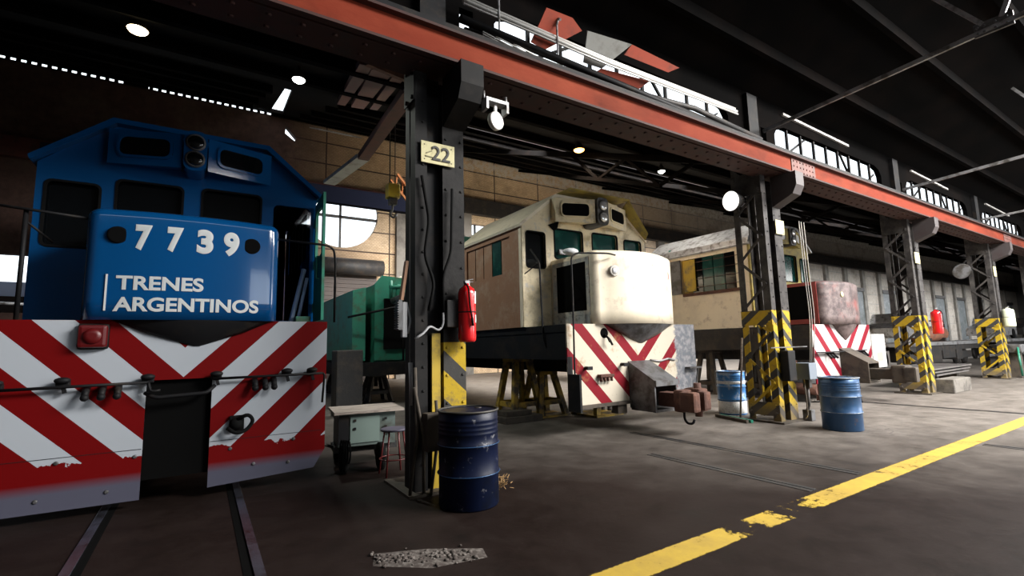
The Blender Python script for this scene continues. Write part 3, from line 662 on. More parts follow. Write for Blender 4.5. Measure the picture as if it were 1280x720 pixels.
nt.links.new(mathn(nt, 'MULTIPLY', a_, edge), bb.inputs['Alpha']); bb.inputs['Roughness'].default_value = 0.6
MB().box(-3, 60, 2.28, 2.62, 0.0005, 0.0022).build('floor_line', m_line, label='worn yellow line painted along the aisle floor', cat='floor marking')
for (x, y0, y1, lab) in [(6.2, 2.62, 6.0, 'dark sunken rail groove in front of the coupler of the cream locomotive'),
                          (5.17, 2.62, 4.7, 'faint sunken groove left of the cream locomotive coupler, running to the yellow line'),
                          (9.1, -3, 2.28, 'dark groove crossing the floor right of the yellow line'),
                          (13.1, 2.62, 6.0, 'dark groove in front of the red-nosed locomotive')]:
    b = MB(); b.box(x - 0.035, x + 0.035, y0, y1, 0.0006, 0.005); b.box(x + 0.04, x + 0.09, y0, y1, 0.0006, 0.009)
    b.build('rail_groove', m_dark, label=lab, cat='groove')

# ================================================================== LOCOMOTIVES
def nose(xc, hw, yf, bulge, yb, z0, z1, rc, rt, m, root, door=None, steps=14):
    """rounded short hood; outline bowed forward; rc corner radius, rt top edge radius"""
    def outline(ins, z):
        h = hw - ins; y_f = yf + ins; r = max(rc - ins * 0.6, 0.03); pts = []
        pts.append((xc - h, yb, z))
        cl = (xc - h + r, y_f + r)
        for i in range(7):
            a = PI + (PI / 2) * i / 6; pts.append((cl[0] + r * math.cos(a), cl[1] + r * math.sin(a), z))
        for i in range(1, steps):
            t = i / steps; x = xc - h + r + (2 * h - 2 * r) * t; pts.append((x, y_f - bulge * (1 - (2 * t - 1) ** 2), z))
        for i in range(7):
            a = -PI / 2 + (PI / 2) * i / 6; pts.append((xc + h - r + r * math.cos(a), y_f + r + r * math.sin(a), z))
        pts.append((xc + h, yb, z))
        return pts
    R = [outline(0, z0)]
    for k in range(1, 6): R.append(outline(0, z0 + (z1 - rt - z0) * k / 5))
    for k in range(1, 7):
        a = PI / 2 * k / 6; R.append(outline(rt * (1 - math.cos(a)), z1 - rt + rt * math.sin(a)))
    return R
def locomotive(P):
    xc = P['xc']; yp = P['yp']; hw = P['hw']; zd = 1.85; zb = P['zb']; yc = P['yc']; ch = P['ch']; k = P['k']; zf = P.get('zf', zd)
    t = empty('diesel_locomotive', (xc, yp, 0), P['label'], 'locomotive')
    body = P['body']
    # pilot plate
    n0, n1 = P['notch']
    zn = P['nz']
    outer = [(-hw, zb + 0.0), (n0, zb - 0.02), (n0, zn), (n1, zn), (n1, zb + 0.0), (hw - 0.12, zb + 0.05), (hw, zb + 0.25), (hw, zd), (-hw, zd)] if n1 > n0 else [(-hw, zb), (hw, zb), (hw, zd), (-hw, zd)]
    MB().holed(outer, P.get('pholes', []), lambda u, v: (xc + u, yp, v), (0, 0.03, 0)).build('pilot_plate', P['chev'], t, label=P['plabel'])
    # walkway deck & frame
    b = MB(); b.box(xc - hw, xc + hw, yp + 0.03, yp + 14.5, 1.72, 1.845); b.box(xc - hw + 0.02, xc + hw - 0.02, yp + 0.03, yp + 14.5, 1.25, 1.72)
    b.box(xc - 0.5, xc + 0.5, yp + 0.25, yp + 14.3, 0.95, 1.25)
    b.build('underframe', P['frame'], t)
    # nose
    R = nose(xc + P['nx'], P['nhw'], P['nyf'], P['nb'], yc + 0.0, zd, P['nz1'], P['nrc'], P['nrt'], body, t)
    nb = MB(); nb.rings(R)
    nobj = nb.build('nose_hood', body, t)
    # underside of the nose: shallow cone down the pilot
    fx0, fx1, fz = P['fair']
    top = []; bot = []
    N = 12
    for i in range(N + 1):
        s = i / N; x = xc + fx0 + (fx1 - fx0) * s; q = 1 - (2 * s - 1) ** 2
        top.append((x, yp - 0.01 - (yp - P['nyf'] + P['nb'] * 0.9) * q, zd + 0.002)); bot.append((xc + (fx0 + fx1) / 2 + (x - xc - (fx0 + fx1) / 2) * 0.04, yp - 0.01, fz))
    b = MB(); b.rings([top, [tuple(Vector(a) * 0.6 + Vector(c) * 0.4 + Vector((0, -0.02, -0.02))) for a, c in zip(top, bot)], bot], cap=False)
    b.build('nose_underside', P['fairm'], t)
    # cab
    zt = P['zt']; ze = P['ze']; hp = P['hp']
    F = [(-ch, zf), (ch, zf), (ch, ze), (hp, zt), (-hp, zt), (-ch, ze)]
    wins = [rr(*q, 0.07) for q in P['wins']]
    cab = MB().holed(F, wins, lambda u, v: (xc + u, yc, v), (0, 0.06, 0)).build('cab_front', P['cabm'], t)
    for i, q in enumerate(P['wins']):
        if i in P.get('open', []): continue
        gl = MB().box(xc + q[0] - 0.01, xc + q[1] + 0.01, yc + 0.065, yc + 0.075, q[2] - 0.01, q[3] + 0.01).build('window_pane', m_glass if i in P.get('darkpane', []) else P['glass'], t)
        # rubber surround
        lo = rr(q[0], q[1], q[2], q[3], 0.07); li = rr(q[0] + 0.025, q[1] - 0.025, q[2] + 0.025, q[3] - 0.025, 0.055)
        MB().holed(lo, [li], lambda u, v: (xc + u, yc - 0.012, v), (0, 0.03, 0)).build('window_seal', m_rubber, t)
    cl = P['cl']
    # cab side walls with a window opening each
    for s in (-1, 1):
        x = xc + s * ch
        MB().holed([(yc + 0.061, zf), (yc + cl, zf), (yc + cl, ze), (yc + 0.061, ze)], [[(yc + cl * 0.16, 2.95 * k), (yc + cl * 0.82, 2.95 * k), (yc + cl * 0.82, ze - 0.12), (yc + cl * 0.16, ze - 0.12)]],
                   lambda u, v: (x, u, v), (-s * 0.05, 0, 0)).build('cab_side', P['sidem'], t)
        n = 5
        for j in range(n):
            y0 = yc + cl * 0.16 + cl * 0.66 * j / n; y1 = yc + cl * 0.16 + cl * 0.66 * (j + 1) / n
            mm = P['panes'][j]
            MB().box(x - s * 0.04 - 0.006, x - s * 0.04 + 0.006, y0 + 0.015, y1 - 0.015, 2.95 * k, ze - 0.12).build('side_pane', mm, t)
    if P.get('seam'):
        b = MB(); b.box(xc - ch - 0.012, xc - ch, yc + 0.1, yc + cl, zf, 2.88 * k); b.build('side_board', m_board, t, label='brown hardboard sheet covering the cab side')
        b = MB(); b.box(xc - ch - 0.014, xc - ch, yc + 0.02, yc + 0.1, zf, ze - 0.05); b.build('corner_strip', m_cream, t)
    b = MB(); b.box(xc - ch + 0.06, xc + ch - 0.06, yc + cl - 0.06, yc + cl, zd, zt - 0.35); b.build('cab_rear_wall', P['inner'], t)
    # roof
    yo = yc - P['ro']
    prof = [(-ch - 0.04, ze - 0.02), (-ch - 0.06, ze + 0.03), (-hp - 0.03, zt + 0.03), (hp + 0.03, zt + 0.03), (ch + 0.06, ze + 0.03), (ch + 0.04, ze - 0.02), (hp, zt - 0.03), (-hp, zt - 0.03)]
    MB().prism([(xc + a, yo, z) for a, z in prof], (0, cl + P['ro'] + 0.1, 0)).build('cab_roof', P['roofm'], t)
    # long hood behind the cab
    hh = P.get('hood', zt - 0.35)
    b = MB(); hx = P.get('hoodw', 0.95)
    hp_ = [(-hx, zd), (-hx, hh - 0.3), (-hx + 0.3, hh), (hx - 0.3, hh), (hx, hh - 0.3), (hx, zd)]
    b.prism([(xc + a, yc + cl + 0.0, z) for a, z in hp_], (0, 14.4 - (yc - yp) - cl, 0)); b.build('long_hood', P['hoodm'], t)
    # number boxes and headlights above the windscreens
    bz0, bz1 = P['box']
    for s in (-1, 1):
        xi, xo = s * 0.17 * P['kx'], s * P['bo']
        yi, yo2 = yc - P['bd'], yc - P['bd'] * 0.35
        foot = [(xc + xi, yi), (xc + xo, yo2), (xc + xo, yc - 0.001), (xc + xi, yc - 0.001)]
        nbx = MB().rings([[(x, y, bz0 + (0.06 if y > yc - 0.01 else 0)) for x, y in foot], [(x, y, bz1) for x, y in foot]], smooth=False).build('number_box', P['boxm'], t)
        d = Vector((xc + xo, yo2, 0)) - Vector((xc + xi, yi, 0)); L_ = d.length; d.normalize(); nrm = Vector((d.y, -d.x, 0)) * (1 if s > 0 else -1)
        if nrm.y > 0: nrm = -nrm
        o0 = Vector((xc + xi, yi, 0))
        u0, u1 = L_ * 0.16, L_ * 0.84; v0, v1 = bz0 + (bz1 - bz0) * 0.26, bz0 + (bz1 - bz0) * 0.78
        lo = [o0 + d * u + Vector((0, 0, v)) + nrm * 0.004 for u, v in rr(u0, u1, v0, v1, 0.07)]
        MB().prism(lo, nrm * 0.006).build('number_glass', P['numglass'], nbx)
        lo2 = rr(u0 - 0.03, u1 + 0.03, v0 - 0.03, v1 + 0.03, 0.09); li2 = rr(u0, u1, v0, v1, 0.07)
        MB().holed(lo2, [li2], lambda u, v: tuple(o0 + d * u + Vector((0, 0, v)) + nrm * 0.002), nrm * 0.022).build('glass_frame', P['boxm'], nbx)
    hb = MB(); lo = rr(-0.15 * P['kx'], 0.15 * P['kx'], bz0 - 0.03, bz1 + 0.05, 0.09)
    hb.prism([(xc + u, yc - P['bd'] - 0.05, v) for u, v in lo], (0, P['bd'] + 0.04, 0)); pod = hb.build('headlight_housing', P['podm'], t)
    for j in (0, 1):
        zc_ = bz0 + (bz1 - bz0) * (0.26 + 0.5 * j); rl = (bz1 - bz0) * 0.22
        MB().lathe((xc, yc - P['bd'] - 0.045, zc_), (0, -1, 0), [(rl * 1.12, 0), (rl * 1.12, 0.03), (rl * 0.95, 0.035)], 20).build('lamp_ring', m_grey, pod)
        MB().lathe((xc, yc - P['bd'] - 0.08, zc_), (0, -1, 0), [(rl * 0.93, -0.004), (rl * 0.93, 0), (rl * 0.6, 0.012), (0.01, 0.018)], 20).build('headlight', P['hlm'], pod)
    return t

def holerect(x0, x1, z0, z1): return [(x0, z0), (x1, z0), (x1, z1), (x0, z1)]

# ---------- blue 7739
chev_b = chevron('blue_loco_chevrons', 0.02, 0.0, 0.345, 0.61, 0.5, (0.14, 0.001, 0.0015), (0.41, 0.44, 0.48), 0.50, 0.30, (0.085, 0.085, 0.12))
BL = dict(xc=-0.155, yp=6.2, hw=1.45, zb=0.10, yc=7.2, ch=1.47, k=0.965, notch=(-0.29, 0.28), nz=1.24,
          label='glossy blue diesel locomotive numbered 7739 with red and white chevron front, on the left', plabel='red and white chevron pilot plate with grey unpainted lower edge',
          body=m_blue, chev=chev_b, frame=m_black, nx=0.02, nhw=0.865, nyf=6.12, nb=0.07, nz1=2.98, nrc=0.13, nrt=0.09,
          fair=(-0.60, 0.84, 1.58), fairm=m_black, zt=4.27, ze=3.68, hp=0.80, cabm=m_blue, glass=m_glass,
          wins=[(-1.40, -0.90, 2.72, 3.50), (-0.78, -0.10, 3.02, 3.60), (0.08, 0.78, 3.02, 3.62), (0.92, 1.40, 1.92, 3.52)], open=[3],
          cl=2.6, sidem=m_blue, panes=[m_glass] * 5, inner=m_hole, ro=0.12, roofm=m_blue, hoodm=m_blue, box=(3.74, 4.16), kx=0.8, bo=0.86, bd=0.34,
          boxm=m_blue, numglass=m_glass, podm=m_blue, hlm=m_glass, nsteps=14)
t = locomotive(BL)
MB().box(-0.155 - 0.29, -0.155 + 0.28, 6.26, 7.2, 0.25, 1.24).build('coupler_pocket', m_hole, t)
def nose_y(P, x):
    """front surface of the nose at x"""
    c = P['xc'] + P['nx']; h = P['nhw'] - P['nrc']; q = max(-1, min(1, (x - c) / h)); return P['nyf'] - P['nb'] * (1 - q * q)
yN = lambda x: nose_y(BL, x)
for ch_, x0, wd in (('7', -0.605, 0.14), ('7', -0.34, 0.14), ('3', -0.08, 0.15), ('9', 0.165, 0.15)):
    text('numeral', ch_, 0.325, m_lett, t, (x0, yN(x0 + 0.06) - 0.006, 2.58), width=wd, bold=0.018, bend=yN)
text('lettering', 'TRENES', 0.19, m_lett, t, (-0.735, yN(-0.4) - 0.009, 2.155), width=0.735, bold=0.006, bend=yN)
text('lettering', 'ARGENTINOS', 0.19, m_lett, t, (-0.745, yN(-0.1) - 0.012, 1.94), width=1.275, bold=0.006, bend=yN)
MB().box(-0.815, -0.80, yN(-0.8) - 0.008, yN(-0.8) + 0.01, 1.94, 2.30).build('lettering_bar', m_lett, t)
for x, z in ((-0.745, 2.70), (0.44, 2.69)):
    MB().lathe((x, yN(x) - 0.006, z), (0, -1, 0), [(0.086, -0.03), (0.086, 0.003), (0.07, 0.004)], 28).build('lamp_opening', m_hole, t, label='round black lamp opening')
# seam beading on the nose edge
# marker lamp
m_dkred = mat('dark_red_lamp', (0.10, 0.003, 0.004), 0.4)
b = MB(); b.box(-0.99, -0.77, 6.10, 6.2, 1.58, 1.80, 0.03); ml = b.build('marker_lamp', m_dkred, t)
MB().lathe((-0.88, 6.1, 1.69), (0, -1, 0), [(0.075, 0), (0.07, 0.015), (0.03, 0.02)], 20).build('lamp_lens', m_dkred, ml)
MB().box(-1.0, -0.76, 6.15, 6.2, 1.565, 1.815, 0.03).build('lamp_back', m_black, ml)
# uncoupling lever bar
for xa, xb, za, zb_ in ((-1.56, -0.42, 1.215, 1.225), (0.13, 1.24, 1.23, 1.235)):
    b = MB(); b.tube([(xa, 6.12, za), (xb, 6.12, zb_)], 0.014, 8)
    ends = fillet([(xb, 6.12, zb_), (xb + 0.0, 6.1, zb_ - 0.02), (xb + 0.02, 6.08, zb_ - 0.09), (xb + 0.1, 6.08, zb_ - 0.08)], 0.03) if xa < -1 else fillet([(xb, 6.12, zb_), (xb + 0.02, 6.12, zb_ - 0.02), (xb, 6.12, zb_ - 0.34)], 0.03)
    b.tube(ends, 0.013, 8)
    b.build('uncoupling_lever', m_black, t)
for x in (-1.52, -1.07, -0.43, 0.16, 0.85, 1.12):
    b = MB(); b.box(x - 0.05, x + 0.05, 6.13, 6.2, 1.22, 1.27, 0.01); b.sphere((x, 6.12, 1.28), 0.045, (1.4, 1, 0.7)); b.bar((x, 6.14, 1.24), (x + 0.02, 6.14, 1.16), 0.03)
    b.build('lever_bracket', m_black, t)
for x in (-0.90, -0.78, -0.66, 0.53, 0.63, 0.72):
    b = MB(); b.tube([(x, 6.19, 1.20), (x, 6.12, 1.16), (x, 6.09, 1.1)], 0.03, 8); b.sphere((x, 6.09, 1.11), 0.035)
    b.build('air_hose_valve', m_black, t)
b = MB(); b.sphere((0.37, 6.14, 0.74), 0.07, (1, 0.7, 1)); b.tube(fillet([(0.37, 6.12, 0.78), (0.47, 6.06, 0.84), (0.53, 6.1, 0.76), (0.46, 6.1, 0.66), (0.36, 6.08, 0.64), (0.28, 6.12, 0.70)], 0.05), 0.02, 8)
b.box(0.30, 0.44, 6.15, 6.2, 0.66, 0.82, 0.01); b.build('cable_socket', m_rubber, t)
# bar across the notch
b = MB(); b.tube(fillet([(-0.45, 6.15, 1.12), (-0.36, 6.1, 1.07), (0.08, 6.1, 1.09), (0.15, 6.15, 1.16)], 0.04), 0.02, 8); b.build('chain_bar', m_black, t)
# bolt heads and plate seam low on the pilot
for x, z in ((-1.08, 0.52), (-0.5, 0.50), (0.32, 0.47), (0.95, 0.50), (0.55, 0.28), (-1.2, 0.2), (-0.7, 0.2), (0.9, 0.25)): MB().lathe((x, 6.2, z), (0, -1, 0), [(0.02, 0), (0.018, 0.008), (0.01, 0.012)], 8).build('bolt', m_grey, t)
for x0, x1 in ((-1.55, -0.45), (0.13, 1.25)): MB().box(x0, x1, 6.197, 6.2, 0.565, 0.57).build('plate_seam', m_black, t)
# handrails on top of the pilot
b = MB(); b.tube(fillet([(-1.75, 6.24, 2.93), (-1.0, 6.24, 2.87)], 0.03), 0.014, 8); b.tube([(-1.46, 6.28, 1.85), (-1.46, 6.28, 2.92)], 0.02, 8); b.tube([(-1.46, 6.28, 2.8), (-1.3, 6.5, 2.65)], 0.012, 6)
b.build('handrail', m_black, t)
b = MB(); b.tube(fillet([(0.72, 6.24, 2.83), (1.28, 6.24, 2.81), (1.38, 6.3, 2.78), (1.40, 6.3, 2.6), (1.40, 6.3, 1.85)], 0.08), 0.014, 8); b.build('handrail', m_black, t)
# open cab door, green inside
b = MB()
b.holed([(6.62, 1.9), (7.16, 1.9), (7.16, 3.55), (6.62, 3.62)], [rr(6.70, 7.09, 2.78, 3.44, 0.06)], lambda u, v: (1.30, u, v), (0.035, 0, 0))
dr = b.build('cab_door', m_green, t, label='open green-primed cab door')
b = MB(); b.tube(fillet([(1.29, 6.72, 2.45), (1.25, 6.72, 2.45), (1.25, 6.72, 2.75), (1.29, 6.72, 2.75)], 0.03), 0.01, 6); b.build('door_handle', m_green, dr)
b = MB()
for z in (2.1, 2.7, 3.3): b.tube([(1.31, 7.17, z - 0.06), (1.31, 7.17, z + 0.06)], 0.02, 8)
b.build('hinge', m_green, dr)
# tools and struts beside the open door
b = MB(); b.tube([(0.98, 6.9, 1.86), (1.16, 7.1, 2.62)], 0.03, 8); b.tube([(1.06, 6.9, 1.86), (1.2, 7.1, 2.5)], 0.022, 8); b.build('door_strut', m_denim, t)
b = MB(); b.box(1.02, 1.2, 6.75, 6.95, 1.86, 1.95, 0.01); b.build('step_box', m_green, t)
# bogies under the blue unit
def bogie(y, t, xc=-0.155, m=m_dark):
    for s in (-1, 1):
        b = MB(); b.box(xc + s * 0.85 - 0.08, xc + s * 0.85 + 0.08, y, y + 3.2, 0.45, 0.8, 0.03)
        for j in range(3): b.box(xc + s * 0.85 - 0.12, xc + s * 0.85 + 0.12, y + 0.2 + 1.2 * j, y + 0.55 + 1.2 * j, 0.35, 0.95, 0.03)
        b.build('bogie_frame', m, t)
    for j in range(3):
        b = MB(); yy = y + 0.37 + 1.2 * j
        b.tube([(xc - 0.7, yy, 0.46), (xc + 0.7, yy, 0.46)], 0.07, 12)
        for s in (-1, 1): b.lathe((xc + s * 0.53, yy, 0.46), (s, 0, 0), [(0.2, -0.02), (0.46, -0.02), (0.48, 0.0), (0.45, 0.01), (0.445, 0.1), (0.15, 0.11)], 28)
        b.build('wheelset', m_rail, t)
bogie(8.4, t); bogie(16.2, t)

# ---------- cream loco
chev_c = chevron('cream_loco_chevrons', 0.0, 0.0, 1.01, 0.74, 0.36, (0.20, 0.010, 0.018), (0.58, 0.52, 0.42), None, None, (0.3, 0.3, 0.3), rust=(0.30, 0.16, 0.06), rust_amt=0.55, bare=1.02)
CR = dict(xc=6.79, yp=6.3, hw=1.66, zb=0.49, yc=7.5, ch=1.70, k=1.0, notch=(0, 0), nz=1.2,
          label='cream half-stripped diesel locomotive on jack stands, in the middle of the picture', plabel='weathered red and cream chevron pilot plate with bare grey right end',
          body=m_cream, chev=chev_c, frame=m_black, nx=0.0, nhw=1.04, nyf=6.22, nb=0.24, nz1=3.17, nrc=0.14, nrt=0.10,
          fair=(-0.80, 0.98, 1.50), fairm=m_grey, zt=4.52, ze=3.80, hp=0.82, cabm=m_creamdk, glass=m_tglass,
          wins=[(-1.62, -1.14, 2.98, 3.72), (-0.93, -0.16, 3.20, 3.84), (0.08, 0.84, 3.20, 3.86), (1.02, 1.58, 3.20, 3.80)], darkpane=[0],
          cl=2.8, sidem=m_board, panes=[m_board, m_tglass, m_board, m_board, m_board], inner=m_teal, ro=0.02, roofm=m_cream, hoodm=m_cream, box=(3.93, 4.42), kx=1.0, bo=0.98, bd=0.42,
          boxm=m_creamdk, numglass=m_hole, podm=m_grey, hlm=m_lens, seam=True, hood=4.15, hoodw=1.0)
t = locomotive(CR)
yC = lambda x: nose_y(CR, x)
# open doorway in the left side of the nose
xs = 6.79 - 1.04
b = MB(); b.box(xs - 0.005, xs + 0.004, 6.46, 7.30, 2.10, 2.98); b.build('nose_doorway', m_hole, t, label='open black doorway in the side of the nose')
b = MB(); b.holed([(6.38, 2.02), (7.42, 2.02), (7.42, 3.06), (6.38, 3.06)], [[(6.46, 2.10), (7.30, 2.10), (7.30, 2.98), (6.46, 2.98)]], lambda u, v: (xs - 0.012, u, v), (0.012, 0, 0)); b.build('doorway_frame', m_filler, t)
b = MB(); b.box(xs - 0.006, xs + 0.002, 6.4, 7.45, 1.87, 2.02); b.build('filler_patch', m_filler, t, label='grey sanded filler patch')
# round lamp and red mark on the nose
b = MB(); x = 6.11; y = yC(x)
b.lathe((x, y + 0.03, 2.78), (-0.15, -1, 0), [(0.10, 0), (0.10, 0.05), (0.085, 0.055), (0.06, 0.05)], 24); nl = b.build('nose_lamp', m_filler, t)
MB().lathe((x - 0.01, y - 0.022, 2.78), (-0.15, -1, 0), [(0.065, 0), (0.05, 0.012), (0.01, 0.016)], 20).build('lamp_glass', m_lens, nl)
b = MB(); x = 7.55; y = yC(x)
b.lathe((x, y + 0.02, 2.78), (0.3, -1, 0), [(0.09, 0), (0.09, 0.012), (0.062, 0.012), (0.06, 0.006)], 24); b.build('round_mark', mat('faded_red_ring', (0.5, 0.12, 0.1), 0.6), t, label='faded red ring on the nose')
MB().lathe((6.95, yC(6.95) + 0.01, 2.92), (0, -1, 0), [(0.012, 0), (0.012, 0.012)], 8).build('bolt', m_ink, t)
# handrails
b = MB(); b.tube(fillet([(6.08, 6.05, 3.05), (5.9, 6.02, 3.06), (5.32, 6.2, 3.05), (5.22, 6.22, 2.98), (5.22, 6.22, 2.3), (5.2, 6.22, 1.0), (5.25, 6.2, 0.94), (5.33, 6.2, 0.93)], 0.08), 0.016, 8); b.build('handrail', m_black, t)
b = MB(); b.tube(fillet([(5.14, 7.3, 3.3), (5.12, 7.0, 3.0), (5.12, 6.95, 1.6), (5.16, 6.9, 1.42), (5.3, 6.88, 1.42)], 0.08), 0.016, 8); b.tube([(5.12, 7.0, 3.0), (5.1, 7.45, 2.85)], 0.012, 8); b.build('handrail', m_black, t)
b = MB(); b.sphere((5.78, 6.9, 3.24), 0.11, (1.5, 1.2, 0.6)); b.build('rag', m_white, t, label='white rag on the nose')
# draft gear box and coupler
x0, x1 = 6.52, 7.10
b = MB()
side = [(6.3, 1.18), (6.3, 0.36), (5.72, 0.32), (5.72, 0.86)]
for xx in (x0, x1 - 0.03): b.prism([(xx, y, z) for y, z in side], (0.03, 0, 0))
b.prism([(x0 + 0.03, 6.3, 1.15), (x0 + 0.03, 5.72, 0.83), (x0 + 0.03, 5.72, 0.86), (x0 + 0.03, 6.3, 1.18)], (x1 - x0 - 0.06, 0, 0))
b.box(x0 + 0.03, x1 - 0.03, 5.72, 6.3, 0.32, 0.37); b.box(x0 - 0.0, x1, 5.68, 5.719, 0.76, 0.86)
b.build('draft_gear_box', m_grey, t, label='grey wedge-topped coupler box')
c = MB()
c.box(6.68, 6.92, 5.35, 5.8, 0.42, 0.66, 0.03); c.box(6.60, 7.0, 5.22, 5.42, 0.36, 0.72, 0.05); c.box(6.56, 6.74, 4.98, 5.28, 0.38, 0.70, 0.05)
c.box(6.84, 7.08, 5.08, 5.40, 0.36, 0.74, 0.05); c.box(6.80, 6.98, 4.96, 5.12, 0.40, 0.70, 0.04)
c.tube([(6.96, 5.2, 0.28), (6.96, 5.2, 0.82)], 0.06, 12)
c.build('coupler', m_rust, t, label='rust-brown knuckle coupler')
b = MB(); b.tube(fillet([(6.78, 5.35, 0.36), (6.78, 5.35, 0.24), (6.78, 5.3, 0.17), (6.82, 5.22, 0.17), (6.84, 5.2, 0.24)], 0.05), 0.02, 8); b.build('hanging_hook', m_black, t)
# pilot details
b = MB(); b.lathe((5.97, 6.3, 1.69), (0, -1, 0), [(0.09, 0), (0.09, 0.004), (0.05, 0.005)], 20); b.build('lamp_opening', m_hole, t)
b = MB(); b.tube(fillet([(5.97, 6.29, 1.66), (6.0, 6.2, 1.58), (6.06, 6.2, 1.48)], 0.03), 0.02, 6); b.tube([(6.0, 6.25, 1.62), (5.98, 6.18, 1.53)], 0.015, 6); b.build('loose_wiring', m_black, t)
for x, z in ((5.5, 1.1), (6.35, 1.13)):
    b = MB(); b.tube([(x, 6.3, z), (x, 6.2, z)], 0.03, 8); b.box(x - 0.06, x + 0.06, 6.17, 6.2, z - 0.03, z + 0.03, 0.008); b.build('lever_bracket', m_black, t)
b = MB(); b.box(5.76, 6.08, 6.2, 6.3, 0.93, 0.98, 0.01)
for x in (5.80, 5.88, 5.96, 6.04): b.tube([(x, 6.24, 0.93), (x, 6.24, 0.86)], 0.025, 8)
b.build('air_hose_valve', m_rust, t)
b = MB(); b.box(5.13, 6.5, 6.22, 6.34, 0.44, 0.49); b.tube([(5.85, 6.28, 0.44), (5.85, 6.28, 0.38)], 0.03, 8); b.tube([(6.0, 6.28, 0.44), (6.0, 6.28, 0.36)], 0.04, 8); b.box(6.2, 6.42, 6.28, 6.45, 0.28, 0.44)
b.build('footboard', m_brownst, t)
b = MB(); b.box(5.11, 5.15, 6.0, 6.3, 0.42, 1.02); b.box(5.11, 5.22, 6.29, 6.3, 0.42, 1.3); b.build('step_plate', m_black, t)
b = MB(); b.box(8.1, 8.46, 6.18, 6.3, 0.98, 1.01); b.bar((8.42, 6.24, 0.98), (8.3, 6.24, 0.6), 0.02); b.box(8.3, 8.44, 6.3, 6.5, 0.2, 0.49); b.build('step', m_grey, t)
# weld bead line on the bare repair plate
b = MB(); b.tube([(7.1, 6.29, 1.18), (7.35, 6.285, 1.15), (7.6, 6.29, 1.19), (7.78, 6.285, 1.16)], 0.02, 6); b.build('weld_bead', m_lgrey, t)
# roof flap cut open on the cab's left
b = MB(); b.prism([(5.72, 7.46, 3.88), (5.98, 7.46, 3.98), (5.94, 7.46, 3.84), (5.84, 7.46, 3.78)], (0, 0.02, 0)); b.build('torn_opening', m_hole, t)
# visor pieces under number boxes
b = MB(); b.box(5.95, 6.32, 7.44, 7.5, 3.30, 3.40, 0.01); b.build('wiper_motor', m_lgrey, t)
b = MB(); b.prism([(6.79 + 0.98, 7.46, 4.45), (6.79 + 0.84, 7.1, 4.56), (6.79 + 1.62, 7.3, 3.95), (6.79 + 1.70, 7.46, 3.84)], (0, 0.03, 0)); b.build('gutter_strip', m_olive, t)
b = MB(); b.box(6.79 - 0.82, 6.79 + 0.85, 7.06, 7.5, 4.55, 4.565); b.build('roof_visor', m_olive, t)
# ---------- jack stands under the cream loco
def stand(x, y, h, label, m=m_jack, grp='jack stands under the cream locomotive'):
    t = empty('jack_stand', (x, y, 0), label, 'jack stand', grp)
    w0, w1 = 0.34, 0.17
    for sx in (-1, 1):
        for sy in (-1, 1):
            MB().bar((x + sx * w0, y + sy * w0, 0.03), (x + sx * w1, y + sy * w1, h - 0.06), 0.11, 0.11).build('leg', m, t)
    b = MB(); b.box(x - w0 - 0.08, x + w0 + 0.08, y - w0 - 0.08, y + w0 + 0.08, 0, 0.035); b.build('base_plate', m, t)
    b = MB(); b.box(x - 0.24, x + 0.24, y - 0.24, y + 0.24, h - 0.08, h, 0.01); b.build('head_plate', m, t)
    b = MB()
    for sy in (-1, 1):
        b.bar((x - w0 + 0.06, y + sy * (w0 - 0.04), 0.3), (x + w0 - 0.06, y + sy * (w0 - 0.04), 0.3), 0.06, 0.1)
        b.bar((x + sy * (w0 - 0.04), y - w0 + 0.06, 0.3), (x + sy * (w0 - 0.04), y + w0 - 0.06, 0.3), 0.06, 0.1)
    b.build('cross_brace', m, t)
    b = MB().tube([(x, y, h - 0.35), (x, y, h - 0.07)], 0.06, 12); b.build('jack_screw', m_dark, t)
stand(5.75, 8.75, 1.25, 'worn yellow jack stand under the cream locomotive, nearest the left rear')
stand(6.35, 8.7, 0.95, 'worn yellow jack stand under the cream locomotive, just left of its chevron plate')
stand(7.3, 8.0, 0.95, 'worn yellow jack stand hidden behind the coupler box of the cream locomotive')
b = MB(); b.box(5.0, 5.9, 8.1, 8.5, 0, 0.12, 0.01); b.box(5.1, 5.7, 8.2, 8.6, 0.12, 0.22, 0.01); b.build('timber_blocks', m_brownst, label='dark timber packing beside the yellow jack stands', cat='timber')

